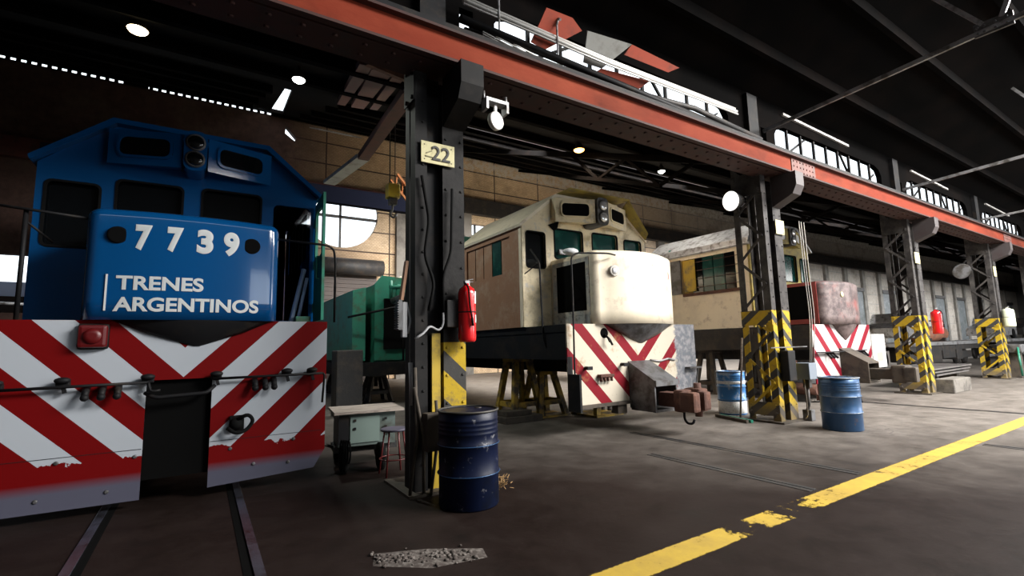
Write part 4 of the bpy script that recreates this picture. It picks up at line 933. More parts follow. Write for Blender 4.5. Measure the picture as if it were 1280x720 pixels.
# ---------- red-nosed loco (third bay)
chev_r = chevron('red_loco_chevrons', 0.0, 0.0, 0.89, 0.70, 0.36, (0.22, 0.012, 0.025), (0.48, 0.45, 0.44), None, 0.35, (0.2, 0.16, 0.14), rust=(0.5, 0.35, 0.25), rust_amt=0.15)
m_rednose = mat('sanded_red_nose', (0.20, 0.045, 0.04), 0.6, 0.0, (0.16, 0.12, 0.115), 1.8, 0.95, dirt2=(0.06, 0.04, 0.04), d2scale=4, d2amt=0.6)
m_redside = mat('old_red_paint', (0.25, 0.04, 0.035), 0.55, 0.0, (0.3, 0.05, 0.05), 3, 0.4)
RD = dict(xc=13.92, yp=5.9, hw=1.56, zb=0.38, yc=7.3, ch=1.56, k=1.0, notch=(0, 0), nz=1.2,
          label='third diesel locomotive with a patchy red nose and cream cab side, behind the hazard-painted column', plabel='red and white chevron pilot plate',
          body=m_rednose, chev=chev_r, frame=m_dark, nx=0.0, nhw=0.98, nyf=5.80, nb=0.12, nz1=2.95, nrc=0.2, nrt=0.10,
          fair=(-0.55, 0.75, 1.45), fairm=m_rednose, zt=4.75, ze=4.10, hp=0.8, cabm=m_olive, glass=m_tglass,
          wins=[(-1.46, -1.02, 3.1, 3.9), (-0.84, -0.12, 3.15, 3.95), (0.12, 0.84, 3.15, 3.95), (1.02, 1.46, 3.15, 3.9)],
          cl=2.7, sidem=m_cream, panes=[m_glass, m_tglass, m_tglass, m_glass, m_yellow], inner=m_teal, ro=0.1, roofm=m_lgrey, hoodm=m_cream, box=(4.15, 4.6), kx=1.0, bo=0.9, bd=0.35,
          boxm=m_olive, numglass=m_label, podm=m_grey, hlm=m_lens, hood=4.2, hoodw=1.45)
t = locomotive(RD)
xs = 13.92 - 0.98
b = MB(); b.box(xs - 0.01, xs + 0.004, 6.1, 7.0, 2.0, 2.85); b.build('nose_doorway', m_hole, t, label='open black doorway in the red nose side')
b = MB(); b.holed([(5.98, 1.88), (7.2, 1.88), (7.2, 2.93), (5.98, 2.93)], [[(6.1, 2.0), (7.0, 2.0), (7.0, 2.85), (6.1, 2.85)]], lambda u, v: (xs - 0.02, u, v), (0.02, 0, 0)); b.build('doorway_frame', m_redside, t)
b = MB(); y_ = nose_y(RD, 13.6)
b.lathe((13.6, y_ + 0.01, 2.6), (0, -1, 0), [(0.07, 0), (0.07, 0.02), (0.03, 0.022)], 18); b.build('nose_lamp', m_sign, t)
b = MB(); b.box(12.36, 14.9, 5.78, 5.86, 1.16, 1.185)
b.build('uncoupling_lever', m_black, t)
for x in (12.9, 13.05, 13.2, 14.6, 14.75, 14.9):
    MB().tube([(x, 5.88, 1.16), (x, 5.76, 1.02)], 0.03, 8).build('air_hose_valve', m_black, t)
b = MB()
side = [(5.9, 1.25), (5.9, 0.4), (5.3, 0.4), (5.3, 0.9)]
for xx in (13.62, 14.2): b.prism([(xx, y, z) for y, z in side], (0.03, 0, 0))
b.prism([(13.65, 5.9, 1.22), (13.65, 5.3, 0.87), (13.65, 5.3, 0.9), (13.65, 5.9, 1.25)], (0.55, 0, 0)); b.box(13.65, 14.2, 5.3, 5.9, 0.4, 0.45); b.build('draft_gear_box', m_brownst, t)
b = MB(); b.box(13.8, 14.05, 4.85, 5.4, 0.5, 0.75, 0.03); b.box(13.72, 14.15, 4.6, 4.9, 0.42, 0.84, 0.05); b.box(13.7, 13.9, 4.4, 4.66, 0.46, 0.8, 0.04); b.build('coupler', m_brownst, t)
b = MB(); b.box(12.36, 12.7, 5.88, 5.95, 0.05, 0.42); b.tube([(12.4, 5.9, 0.3), (12.4, 6.7, 0.3)], 0.14, 12); b.build('step_plate', m_rust, t)
# yellow shutter and bare metal hatch on its cab side
xs = 13.92 - 1.56
b = MB(); b.box(xs - 0.03, xs - 0.001, 9.02, 9.42, 3.0, 3.95); b.build('side_shutter', m_yellow, t, label='chipped yellow panel beside the side window')
b = MB(); b.box(xs - 0.05, xs - 0.001, 9.52, 9.95, 2.95, 4.0, 0.01); b.build('side_hatch', m_grey, t, label='bare grey metal hatch')
b = MB(); 
for z in (3.1, 3.35, 3.6, 3.85): b.tube([(xs - 0.03, 7.6, z), (xs - 0.03, 9.0, z)], 0.008, 6)
b.box(xs - 0.03, xs - 0.001, 7.5, 9.5, 2.86, 2.95); b.build('window_guard', m_rust, t)
b = MB(); b.prism([(xs - 0.05, 7.3, 4.1), (xs - 0.02, 7.3, 4.3), (xs + 0.75, 7.3, 4.8), (xs + 0.75, 7.3, 4.7)], (0, 3.6, 0)); b.build('roof_edge', m_lgrey, t)
b = MB(); b.box(xs - 0.02, xs + 0.01, 7.4, 14.0, 1.66, 1.80); b.build('side_sill', m_dark, t)
for (x, y) in ((12.75, 9.0), (14.9, 9.0), (12.75, 7.6)):
    stand(x, y, 1.25 if y < 10 else 1.25, 'brown steel stand under the red-nosed locomotive, %s' % {12.75: 'left side', 14.9: 'far side'}[x] + (', nearer the front' if y < 8 else ''), m_brownst, 'stands under the red-nosed locomotive')

# ================================================================== DRUMS
def drum(x, y, h, r, label, m, ring=m_galv, closed=True):
    t = empty('steel_drum', (x, y, 0), label, 'drum')
    prof = [(r * 0.97, 0.0), (r, 0.015), (r, h * 0.32), (r + 0.012, h * 0.335), (r + 0.012, h * 0.35), (r, h * 0.365), (r, h * 0.62), (r + 0.012, h * 0.635), (r + 0.012, h * 0.65), (r, h * 0.665)]
    for k in range(4):
        z = h * (0.76 + 0.045 * k); prof += [(r, z - 0.008), (r + 0.005, z), (r, z + 0.008)]
    prof += [(r, h - 0.02), (r * 0.985, h - 0.018)]
    MB().lathe((x, y, 0), (0, 0, 1), prof, 48).build('shell', m, t)
    b = MB().lathe((x, y, 0), (0, 0, 1), [(r - 0.02, h - 0.03), (r - 0.02, h - 0.022), (0.0, h - 0.022)], 48); b.build('lid', m_drumtop, t)
    pts = [(x + (r + 0.003) * math.cos(2 * PI * k / 48), y + (r + 0.003) * math.sin(2 * PI * k / 48), h - 0.012) for k in range(49)]
    MB().tube(pts, 0.011, 6).build('rim', m_drumtop if ring is None else ring, t)
    b = MB().lathe((x + r * 0.55, y + r * 0.3, h - 0.024), (0, 0, 1), [(0.035, 0), (0.035, 0.012), (0.02, 0.014)], 16); b.build('bung', m_dark, t)
    for zz in (h * 0.342, h * 0.642):
        pts = [(x + (r + 0.0125) * math.cos(2 * PI * k / 48), y + (r + 0.0125) * math.sin(2 * PI * k / 48), zz) for k in range(49)]
        MB().tube(pts, 0.004, 6).build('hoop', ring if ring else m_drumblue2, t)
    return t
drum(2.26, 4.36, 0.90, 0.29, 'large navy blue drum in the foreground, in front of the number 22 column', m_drumblue, None)
d3 = drum(9.04, 3.98, 0.86, 0.29, 'blue steel drum standing alone on the floor, right of the hazard-painted column', m_drumblue2)
b = MB(); b.tube(fillet([(9.30, 3.85, 0.74), (9.38, 3.80, 0.70), (9.36, 3.82, 0.60), (9.38, 3.80, 0.42)], 0.04), 0.012, 6); b.build('drain_hose', m_rubber, d3)
d2 = drum(9.38, 6.18, 0.88, 0.27, 'light blue and white drum behind the latticed column, next to the coupler', m_drumbright)
b = MB().lathe((9.38, 6.18, 0), (0, 0, 1), [(0.272, 0.03), (0.2735, 0.031), (0.2735, 0.27), (0.272, 0.271)], 40); b.build('paint_band', m_label, d2, label='whitish lower band')
b = MB().lathe((9.38, 6.18, 0), (0, 0, 1), [(0.272, 0.62), (0.2735, 0.621), (0.2735, 0.68), (0.272, 0.681)], 40); b.build('paint_band', m_label, d2, label='whitish upper band')
MB().tube([(9.0, 5.78, 0.0), (8.98, 5.6, 1.55)], 0.018, 8).build('leaning_pole', m_wood, label='thin pole leaning against the latticed column in front of the light blue drum', cat='pole')
for i, (a, c) in enumerate((((8.72, 6.12, 0.03), (8.46, 5.30, 0.03)), ((8.80, 6.08, 0.03), (8.54, 5.26, 0.03)))):
    MB().bar(a, c, 0.05, 0.05).build('steel_bar', m_green if i else m_brownst, label='%s bar lying on the floor before the light blue drum' % ('greenish' if i else 'brown'), cat='bar')

# ================================================================== EXTINGUISHERS
def extinguisher(x, y, z, h, r, label, m=m_ext):
    t = empty('fire_extinguisher', (x, y, z), label, 'fire extinguisher')
    MB().lathe((x, y, z), (0, 0, 1), [(r * 0.8, 0), (r * 0.97, 0.02), (r, 0.05), (r, h - 0.08), (r * 0.85, h - 0.03), (r * 0.4, h), (r * 0.3, h + 0.03)], 28).build('cylinder', m, t)
    b = MB(); b.box(x - 0.03, x + 0.03, y - 0.02, y + 0.02, z + h + 0.02, z + h + 0.06, 0.005); b.bar((x - 0.02, y, z + h + 0.06), (x + 0.07, y - 0.02, z + h + 0.08), 0.02, 0.01); b.bar((x - 0.02, y, z + h + 0.045), (x + 0.07, y - 0.02, z + h + 0.05), 0.02, 0.008); b.build('valve', m_lgrey, t)
    b = MB(); b.tube(fillet([(x - 0.03, y - 0.02, z + h + 0.03), (x - 0.04, y - r - 0.02, z + h - 0.02), (x - 0.02, y - r - 0.015, z + h * 0.6), (x + 0.0, y - r - 0.02, z + h * 0.42)], 0.06), 0.010, 8); b.tube([(x, y - r - 0.02, z + h * 0.42), (x + 0.01, y - r - 0.02, z + h * 0.28)], 0.014, 8); b.build('hose', m_rubber, t)
    def patch(a0, a1, z0, z1, name, mm):
        b = MB(); n = 6; rr_ = r + 0.002
        ring = [(x + rr_ * math.cos(math.radians(a0 + (a1 - a0) * k / n)), y + rr_ * math.sin(math.radians(a0 + (a1 - a0) * k / n))) for k in range(n + 1)]
        b.rings([[(p[0], p[1], zz) for p in ring] for zz in (z0, z1)], cap=False); b.build(name, mm, t)
    patch(-62, -22, z + h * 0.68, z + h * 0.9, 'label_sticker', m_label); patch(-55, -28, z + h * 0.34, z + h * 0.48, 'label_sticker', m_label)
    MB().lathe((x, y, z + h * 0.52), (0, 0, 1), [(r + 0.003, 0), (r + 0.003, 0.012)], 28).build('strap', m_black, t)
    b = MB(); b.box(x - 0.03, x + 0.03, y + r, Y0, z + h * 0.55, z + h * 0.6); b.build('wall_bracket', m_dark, t)
extinguisher(2.47, 4.76, 1.555, 0.62, 0.098, 'red fire extinguisher hanging on the number 22 column')
extinguisher(16.56, 4.74, 1.55, 0.62, 0.12, 'red fire extinguisher on the striped column with the concrete block')
extinguisher(23.25, 4.72, 1.75, 0.62, 0.16, 'pale white and green cylinder hanging on the column right of the concrete block', mat('pale_green_white', (0.75, 0.8, 0.6), 0.4))

# ---- fittings on column 22
t = empty('junction_box', (2.3, 4.86, 1.7), 'dark electrical box and conduit on the number 22 column', 'electrical box')
MB().box(2.25, 2.42, 4.80, 4.9, 1.72, 2.02, 0.01).build('box', m_dark, t)
MB().tube(fillet([(2.22, 4.84, 1.88), (2.22, 4.84, 1.75), (2.17, 4.84, 1.68), (2.05, 4.82, 1.74), (1.98, 4.8, 1.66), (1.88, 4.8, 1.60)], 0.05), 0.013, 8).build('conduit', m_hose, t)
MB().tube(fillet([(2.22, 4.84, 1.9), (2.22, 4.84, 2.3), (2.32, 4.84, 2.55), (2.34, 4.84, 3.3)], 0.1), 0.016, 8).build('cable', m_rubber, t)
MB().tube(fillet([(1.98, 4.86, 3.4), (2.06, 4.84, 2.9), (2.0, 4.84, 2.5), (2.12, 4.84, 2.2), (2.05, 4.84, 1.9)], 0.1), 0.018, 8).build('cable', m_rubber, t)
t = empty('wire_brush_tool', (1.83, 5.0, 1.6), 'grey handle with ribbed grip hanging left of the number 22 column', 'tool')
b = MB(); b.box(1.76, 1.80, 4.96, 5.06, 1.7, 2.02)
for k in range(12): b.box(1.745, 1.76, 4.955, 5.065, 1.71 + 0.025 * k, 1.722 + 0.025 * k)
b.build('ribbed_grip', m_grey, t)
MB().box(1.805, 1.86, 4.97, 5.03, 1.62, 2.0, 0.01).build('body', m_hose, t)
MB().bar((1.80, 5.0, 2.02), (1.86, 5.0, 2.45), 0.07, 0.03).build('wooden_handle', m_board, t)
MB().tube(fillet([(1.86, 5.0, 2.0), (1.9, 4.98, 1.8), (1.87, 4.98, 1.66)], 0.05), 0.012, 6).build('cable', m_hose, t)
MB().tube([(1.93, 5.0, 0.9), (1.91, 5.0, 1.35)], 0.03, 8).build('hanging_pipe', m_hose, label='short grey pipe fixed low on the number 22 column', cat='pipe')
# brown hoses/rods bundle left of column 22 foot
for i, (a, c) in enumerate([((1.84, 4.85, 0.0), (1.9, 4.85, 1.3)), ((1.98, 4.82, 0.0), (1.88, 4.82, 1.1)), ((2.05, 4.80, 0.0), (2.12, 4.82, 0.95))]):
    MB().tube([a, ((a[0] + c[0]) / 2 + 0.05, a[1], 0.6), c], 0.018, 6).build('leaning_rod', m_brownst, label='brown rod leaning on the number 22 column, %s' % ('leftmost', 'middle', 'right, nearest the drum')[i], cat='rod', group='rods leaning on the number 22 column')
MB().box(1.98, 2.15, 4.72, 4.86, 0.45, 0.83, 0.01).build('small_bin', m_brownst, label='small brown bin fixed on the number 22 column behind the navy drum', cat='bin')
b = MB(); random.seed(3)
for i in range(60):
    a = random.random() * 6.28; r_ = random.random() * 0.1; p = (2.72 + r_ * math.cos(a), 4.52 + r_ * math.sin(a), 0.03 + random.random() * 0.1)
    b.tube([p, (p[0] + random.uniform(-0.07, 0.07), p[1] + random.uniform(-0.07, 0.07), p[2] + random.uniform(-0.02, 0.05))], 0.004, 4)
b.build('straw_heap', m_straw, label='small clump of brown straw beside the navy drum', cat='straw', kind='stuff')

# ---- welding set on wheels
t = empty('welding_cart', (2.1, 6.6, 0), 'wheeled grey-green welding set with a board on top, between blue locomotive and column', 'cart')
def rotz(p, c, a): x, y = p[0] - c[0], p[1] - c[1]; return (c[0] + x * math.cos(a) - y * math.sin(a), c[1] + x * math.sin(a) + y * math.cos(a), p[2])
cc = (1.86, 6.6)
def cbox(b, x0, x1, y0, y1, z0, z1):
    q = [(x0, y0, z0), (x1, y0, z0), (x1, y1, z0), (x0, y1, z0)]; b.prism([rotz(p, cc, -0.12) for p in q], (0, 0, z1 - z0)); return b
cbox(MB(), 1.52, 2.22, 6.32, 6.9, 0.30, 0.70).build('cabinet', mat('grey_green_enamel', (0.10, 0.13, 0.12), 0.5, 0, (0.06, 0.07, 0.06), 4, 0.5), t)
cbox(MB(), 1.46, 2.32, 6.24, 6.98, 0.705, 0.735).build('top_board', m_wood, t)
cbox(MB(), 1.66, 2.02, 6.305, 6.32, 0.34, 0.66).build('front_panel', mat('pale_green_panel', (0.15, 0.20, 0.18), 0.45), t)
b = MB(); [cbox(b, x, x + 0.03, 6.295, 6.305, z, z + 0.03) for x, z in ((1.7, 0.6), (1.7, 0.5), (2.08, 0.6), (2.08, 0.5), (2.12, 0.42))]; b.build('knob', m_black, t)
cbox(MB(), 1.52, 1.64, 6.30, 6.315, 0.34, 0.68).build('vent_panel', m_black, t)
cbox(MB(), 1.48, 2.26, 6.4, 6.8, 0.22, 0.30).build('chassis', m_dark, t)
for x, y in ((1.58, 6.25), (2.02, 6.22), (1.58, 6.95), (2.12, 6.9)):
    c = rotz((x, y, 0.17), cc, -0.12); b = MB(); b.lathe(c, (math.sin(0.12) * 0 + 1, -0.12, 0), [(0.05, -0.045), (0.13, -0.045), (0.168, -0.03), (0.168, 0.03), (0.13, 0.045), (0.05, 0.045)], 24); b.build('wheel', m_rubber, t)
b = MB(); b.tube([rotz(p, cc, -0.12) for p in ((1.5, 6.5, 0.28), (1.3, 6.3, 0.38), (1.16, 6.2, 0.5))], 0.018, 6); b.build('tow_bar', m_dark, t)
b = MB()
for k in range(4):
    pts = [(1.50 + 0.02 * k + 0.0, 6.22 - 0.03 * k + 0.12 * math.cos(a * PI / 8) * 0.6, 0.28 + 0.13 * math.sin(a * PI / 8)) for a in range(17)]; b.tube(pts, 0.012, 6)
b.build('cable_coil', m_rubber, t)
# ---- stool
t = empty('stool', (2.02, 5.85, 0), 'small red-legged stool with a grey seat beside the number 22 column', 'stool')
sx, sy, sh = 2.02, 5.85, 0.52
b = MB(); b.lathe((sx, sy, sh), (0, 0, 1), [(0.15, 0), (0.16, 0.01), (0.16, 0.022), (0.15, 0.028)], 24); b.build('seat', mat('grey_purple_seat', (0.10, 0.09, 0.13), 0.5), t)
for i in range(4):
    a = PI / 4 + i * PI / 2; MB().tube([(sx + 0.19 * math.cos(a), sy + 0.19 * math.sin(a), 0.01), (sx + 0.12 * math.cos(a), sy + 0.12 * math.sin(a), sh)], 0.011, 8).build('leg', mat('dark_red_tube', (0.11, 0.012, 0.012), 0.4), t)
pts = [(sx + 0.165 * math.cos(a * PI / 12), sy + 0.165 * math.sin(a * PI / 12), 0.2) for a in range(25)]
MB().tube(pts, 0.007, 6).build('foot_ring', MATS['dark_red_tube'], t)

# ---- rubble patch on the floor bottom centre
random.seed(5); b = MB()
for i in range(150):
    u = random.random(); v = random.gauss(0, 0.07); x = 1.12 + 0.62 * u; y = 3.62 - 0.33 * u + v; s = random.uniform(0.006, 0.02)
    b.sphere((x, y, 0.004 + s * 0.3), s, (random.uniform(0.7, 1.5), random.uniform(0.7, 1.5), 0.7), 1)
b.rings([[(1.08 + 0.0, 3.55, 0.0005), (1.4, 3.28, 0.0005), (1.8, 3.2, 0.0005), (1.85, 3.36, 0.0005), (1.5, 3.6, 0.0005), (1.15, 3.75, 0.0005)], [(1.12, 3.57, 0.008), (1.42, 3.33, 0.008), (1.76, 3.25, 0.008), (1.79, 3.35, 0.008), (1.47, 3.56, 0.008), (1.17, 3.69, 0.008)]], smooth=False)
b.build('rubble_patch', m_stone, label='patch of broken concrete crumbs on the dark floor, bottom centre', cat='rubble', kind='stuff')
for i in range(26):
    pass

# ---- box and cables on the hazard-painted column
t = empty('control_box', (9.55, 4.7, 0.7), 'blue-grey electrical box on the hazard-painted column beside the lone drum', 'electrical box')
MB().box(9.40, 9.68, 4.60, 4.86, 0.76, 1.06, 0.012).build('box', m_greybox, t)
MB().box(9.52, 9.62, 4.68, 4.80, 0.60, 0.76, 0.01).build('gland', m_dark, t)
MB().tube([(9.56, 4.74, 0.6), (9.55, 4.74, 0.3), (9.55, 4.78, 0.16)], 0.03, 8).build('conduit', m_dark, t)
MB().box(9.49, 9.63, 4.68, 4.84, 0.0, 0.2, 0.01).build('foot_box', m_grey, t)
MB().tube(fillet([(9.46, 4.74, 0.76), (9.44, 4.72, 0.4), (9.40, 4.7, 0.1), (9.34, 4.75, 0.03)], 0.1), 0.012, 6).build('cable', m_jack, t)
for i, x in enumerate((9.58, 9.66, 9.76)):
    MB().tube(fillet([(x, 4.62, 3.75), (x - 0.02, 4.6, 2.6), (x + 0.03, 4.6, 1.9), (x - 0.05 - 0.02 * i, 4.64, 1.06)], 0.3), 0.007, 6).build('hanging_cable', m_wire, label='pale cable hanging from the bracket to the blue-grey box, %s' % ('leftmost', 'middle', 'rightmost')[i], cat='cable', group='cables on the hazard-painted column')
MB().box(8.95, 9.2, 4.72, 4.88, 0.75, 1.3, 0.02).build('motor_box', m_black, label='black box on the front of the hazard-painted column', cat='box')
MB().bar((8.5, 4.78, 1.36), (9.75, 4.78, 1.36), 0.02).build('cross_rod', m_grey, label='thin rod fixed across the hazard-painted column', cat='rod')

# ---- round floodlight on column
t = empty('floodlight', (8.75, 5.5, 4.2), 'round floodlight with white face, high on the hazard-painted column', 'floodlight')
c0 = Vector((8.62, 5.38, 4.22)); ax = Vector((-0.97, 0.12, -0.12)).normalized()
MB().lathe(c0 - ax * 0.30, ax, [(0.07, 0), (0.11, 0.04), (0.165, 0.2), (0.20, 0.29), (0.205, 0.30)], 28).build('housing', m_dark, t)
MB().lathe(c0 + ax * 0.004, ax, [(0.19, 0), (0.17, 0.012), (0.05, 0.03)], 28).build('lens', mat('floodlight_face', (0.9, 0.9, 0.88), 0.3, emit=(1, 0.98, 0.93), estr=1.6), t)
MB().tube([tuple(c0 - ax * 0.2), (8.92, 5.6, 4.35)], 0.025, 8).build('arm', m_dark, t)

# ---- pendant lamps
def lamp(x, y, z, r, m, label, col, e, ax=(0, 0, -1)):
    t = empty('pendant_lamp', (x, y, z), label, 'lamp', 'lamps under the low roof')
    MB().lathe((x, y, z), (0, 0, 1), [(r, 0.0), (r * 0.98, 0.03), (r * 0.55, 0.16), (r * 0.3, 0.22), (r * 0.28, 0.32)], 24).build('shade', m_dark, t)
    MB().lathe((x, y, z - 0.0), (0, 0, -1), [(r * 0.93, 0), (r * 0.8, 0.03), (r * 0.3, 0.07)], 24).build('bulb_glass', m, t)
    MB().tube([(x, y, z + 0.3), (x, y, zr(y) + 0.02)], 0.012, 6).build('suspension_rod', m_dark, t)
    l = bpy.data.lights.new('lamp_light', 'SPOT'); l.energy = e; l.color = col; l.spot_size = math.radians(150); l.shadow_soft_size = 0.15; l.spot_blend = 0.5
    o = bpy.data.objects.new('lamp_light', l); C.objects.link(o); o.parent = t; o.location = (0, 0, -0.09)
    return t
lamp(-1.14, 9.8, 7.0, 0.16, m_glow_w, 'warm glowing pendant lamp at the top left, above the blue locomotive', (1, 0.8, 0.5), 30)
lamp(1.42, 9.9, 6.9, 0.13, m_glow_c, 'white glowing pendant lamp right of the blue locomotive roof', (0.95, 1, 0.9), 650)
lamp(8.75, 9.9, 6.95, 0.16, m_glow_o, 'orange glowing pendant lamp beneath the red girder', (1, 0.8, 0.6), 450)
lamp(12.2, 9.9, 6.95, 0.12, m_glow_c, 'white pendant lamp under the low roof, right of the orange lamp', (1, 0.95, 0.85), 450)
lamp(15.2, 9.3, 6.7, 0.12, m_glow_c, 'small white lamp just above the round floodlight', (1, 0.97, 0.9), 90)

# ---- trolley wheel hanging under girder near column 22
t = empty('cable_trolley', (2.8, 4.6, 4.2), 'pale cable trolley with a hanging wheel under the red girder', 'trolley')
b = MB(); b.box(2.62, 2.92, 4.50, 4.62, 4.30, 4.34); b.box(2.62, 2.65, 4.50, 4.62, 4.2, 4.3); b.box(2.89, 2.92, 4.50, 4.62, 4.2, 4.3); b.tube([(2.62, 4.56, 4.33), (2.62, 4.56, 4.43)], 0.015, 6); b.tube([(2.92, 4.56, 4.33), (2.92, 4.56, 4.43)], 0.015, 6); b.build('frame', m_lgrey, t)
MB().lathe((2.77, 4.56, 4.10), (0.3, -1, 0), [(0.03, -0.02), (0.085, -0.02), (0.105, -0.03), (0.105, 0.03), (0.085, 0.02), (0.03, 0.02)], 24).build('wheel', m_pipe, t)
MB().bar((2.77, 4.56, 4.1), (2.77, 4.56, 4.32), 0.03).build('hanger', m_lgrey, t)

# ---- items in the gap between blue and cream locos
t = empty('chain_hoist', (4.06, 12.0, 5.3), 'yellow chain hoist with a hook hanging near the round window', 'hoist')
MB().box(3.92, 4.24, 11.85, 12.15, 5.42, 5.80, 0.03).build('body', m_yellow, t)
MB().box(3.98, 4.18, 11.9, 12.1, 5.25, 5.42, 0.02).build('lower_block', m_dark, t)
MB().tube(fillet([(4.08, 12, 5.28), (4.08, 12, 5.12), (4.0, 12, 4.98), (4.1, 12, 4.9), (4.2, 12, 5.0)], 0.06), 0.03, 8).build('hook', m_dark, t)
b = MB(); b.tube([(4.0, 12, 5.8), (4.0, 12, 7.98)], 0.012, 6); b.tube([(4.14, 12, 5.8), (4.14, 12, 7.98)], 0.012, 6); b.build('chain', m_dark, t)
MB().box(-4, 7.6, 17.8, 18.1, 6.85, 7.45).build('bridge_beam', mat('dark_blue_beam', (0.003, 0.0035, 0.007), 0.9, spec=0.02), label='dark horizontal crane beam in front of the round window', cat='beam')
t = empty('lattice_jib', (4.9, 13, 5.6), 'small orange lattice jib behind the number 22 column', 'jib')
MB().bar((4.55, 13, 6.5), (5.6, 13, 5.3), 0.06).build('boom_chord', mat('orange_paint', (0.5, 0.16, 0.03), 0.5), t)
MB().bar((4.35, 13, 6.3), (5.4, 13, 5.12), 0.06).build('boom_chord', MATS['orange_paint'], t)
b = MB()
for k in range(6):
    s = k / 6; b.bar((4.55 + 1.05 * s, 13, 6.5 - 1.2 * s), (4.35 + 1.05 * (s + 0.16), 13, 6.3 - 1.18 * (s + 0.16)), 0.03)
b.build('lacing', MATS['orange_paint'], t)
# dull red roof beams and pale sheets behind the left end of the girder
t = empty('roof_duct_frame', (2.6, 9, 6.3), 'dull red steel framing under the roof, left of the number 22 column', 'roof frame')
for i, (a, c, w_) in enumerate([((2.02, 7.2), (3.0, 13.2), 0.22), ((2.3, 7.3), (3.4, 13.0), 0.34), ((2.62, 7.45), (3.7, 12.5), 0.2)]):
    MB().bar((a[0], a[1], zr(a[1]) - 0.12), (c[0], c[1], zr(c[1]) - 0.12), w_, 0.12).build('beam', m_beamred, t)
MB().bar((1.98, 7.12, zr(7.12) - 0.14), (3.0, 7.55, zr(7.5) - 0.14), 0.08, 0.12).build('cross_beam', m_rust, t)
MB().bar((3.02, 7.5, 6.22), (3.3, 12.0, 6.4), 0.26, 0.16).build('beam', m_beamred, t)
MB().bar((3.3, 12.0, 6.40), (3.1, 15.0, 6.60), 0.34, 0.1).build('bright_sheet', m_greysheet, t, label='pale corrugated end of the beam')
b = MB()
for k in range(12): b.bar((2.5 + 0.1 * k, 13.4, zr(13.4) - 0.5 - 0.5), (2.56 + 0.1 * k, 15.2, zr(15.2) - 0.9), 0.07, 0.03)
b.build('corrugated_sheet', m_greysheet, t)

# half-stripped green machine between the tracks, far back
t = empty('locomotive_hood', (4.5, 14, 0), 'green stripped locomotive hood standing far back between the two front locomotives', 'locomotive')
b = MB(); b.prism([(3.4, 13.2, 1.2), (3.4, 13.2, 3.1), (3.75, 13.2, 3.2), (3.75, 13.2, 1.2)], (0, 5, 0)); b.build('side_cabinet', m_green, t)
b = MB(); b.prism([(4.0, 13.2, 1.2), (4.0, 13.2, 3.3), (4.2, 13.2, 3.55), (4.98, 13.2, 3.5), (4.98, 13.2, 1.2)], (0, 0.12, 0))
b.box(4.02, 4.12, 13.32, 20, 1.2, 3.3); b.box(4.0, 5.0, 13.32, 20, 1.15, 1.6); b.box(4.9, 4.98, 13.32, 20, 1.2, 3.3); b.build('hood', m_green, t)
b = MB()
b.box(4.25, 4.88, 13.12, 13.2, 1.5, 2.9); b.build('open_bay', m_hole, t)
b = MB(); b.tube([(4.35, 13.05, 3.2), (4.9, 12.95, 3.25)], 0.06, 8); b.tube([(4.4, 13.05, 2.9), (4.4, 13.05, 3.4)], 0.05, 8); b.box(4.55, 4.75, 12.98, 13.12, 2.95, 3.3, 0.02); b.build('pipework', m_green, t)
b = MB(); b.tube([(4.4, 12.9, 2.8), (4.85, 12.2, 3.05)], 0.1, 10); b.sphere((4.78, 12.4, 3.15), 0.2, (1, 1, 0.8)); b.build('air_duct', m_grey, t)
b = MB(); b.tube([(3.2, 12.9, 2.35), (5.0, 12.3, 2.75)], 0.03, 6); b.tube([(4.6, 12.6, 2.6), (4.6, 12.6, 1.2)], 0.03, 6); b.build('handrail', m_black, t)
b = MB(); b.box(3.3, 5.0, 13.0, 20.2, 0.8, 1.15); b.build('underframe', m_black, t)
for i, y in enumerate((14, 18.5)):
    stand(4.3, y, 0.8, 'dark stand below the green locomotive hood, %s' % ('near end' if i == 0 else 'far end'), m_dark, 'stands below the green hood')
MB().box(2.6, 3.2, 11.4, 11.9, 0, 1.5, 0.03).build('tool_cabinet', m_dark, label='dark cabinet on the floor before the green hood', cat='cabinet')

# outside the left opening: a silver-blue railcar
t = empty('railcar', (-6.2, 29, 0), 'silver railcar seen through the opening at the left edge', 'railcar')
b = MB(); b.prism([(-9.5, 27.5, 1.2), (-5.3, 27.5, 1.2), (-5.3, 27.5, 4.2), (-5.6, 27.5, 4.6), (-9.2, 27.5, 4.6), (-9.5, 27.5, 4.2)], (0, 14, 0)); b.build('body', m_denim, t)
b = MB(); b.box(-8.6, -5.9, 27.44, 27.5, 3.0, 4.0); b.build('windscreen', m_glass, t)
MB().box(-9.4, -5.4, 27.4, 41, 0.5, 1.2).build('underframe', m_dark, t)
MB().box(XL - 20, XR, YB + 3, 60, -0.35, -0.02).build('floor_yard', m_concrete, kind='structure')
MB().tube([(-7.0, 23.8, 3.45), (-5.35, 23.8, 3.4)], 0.05, 8).build('guard_rail', m_lgrey, label='grey rail across the opening at the left edge', cat='rail')

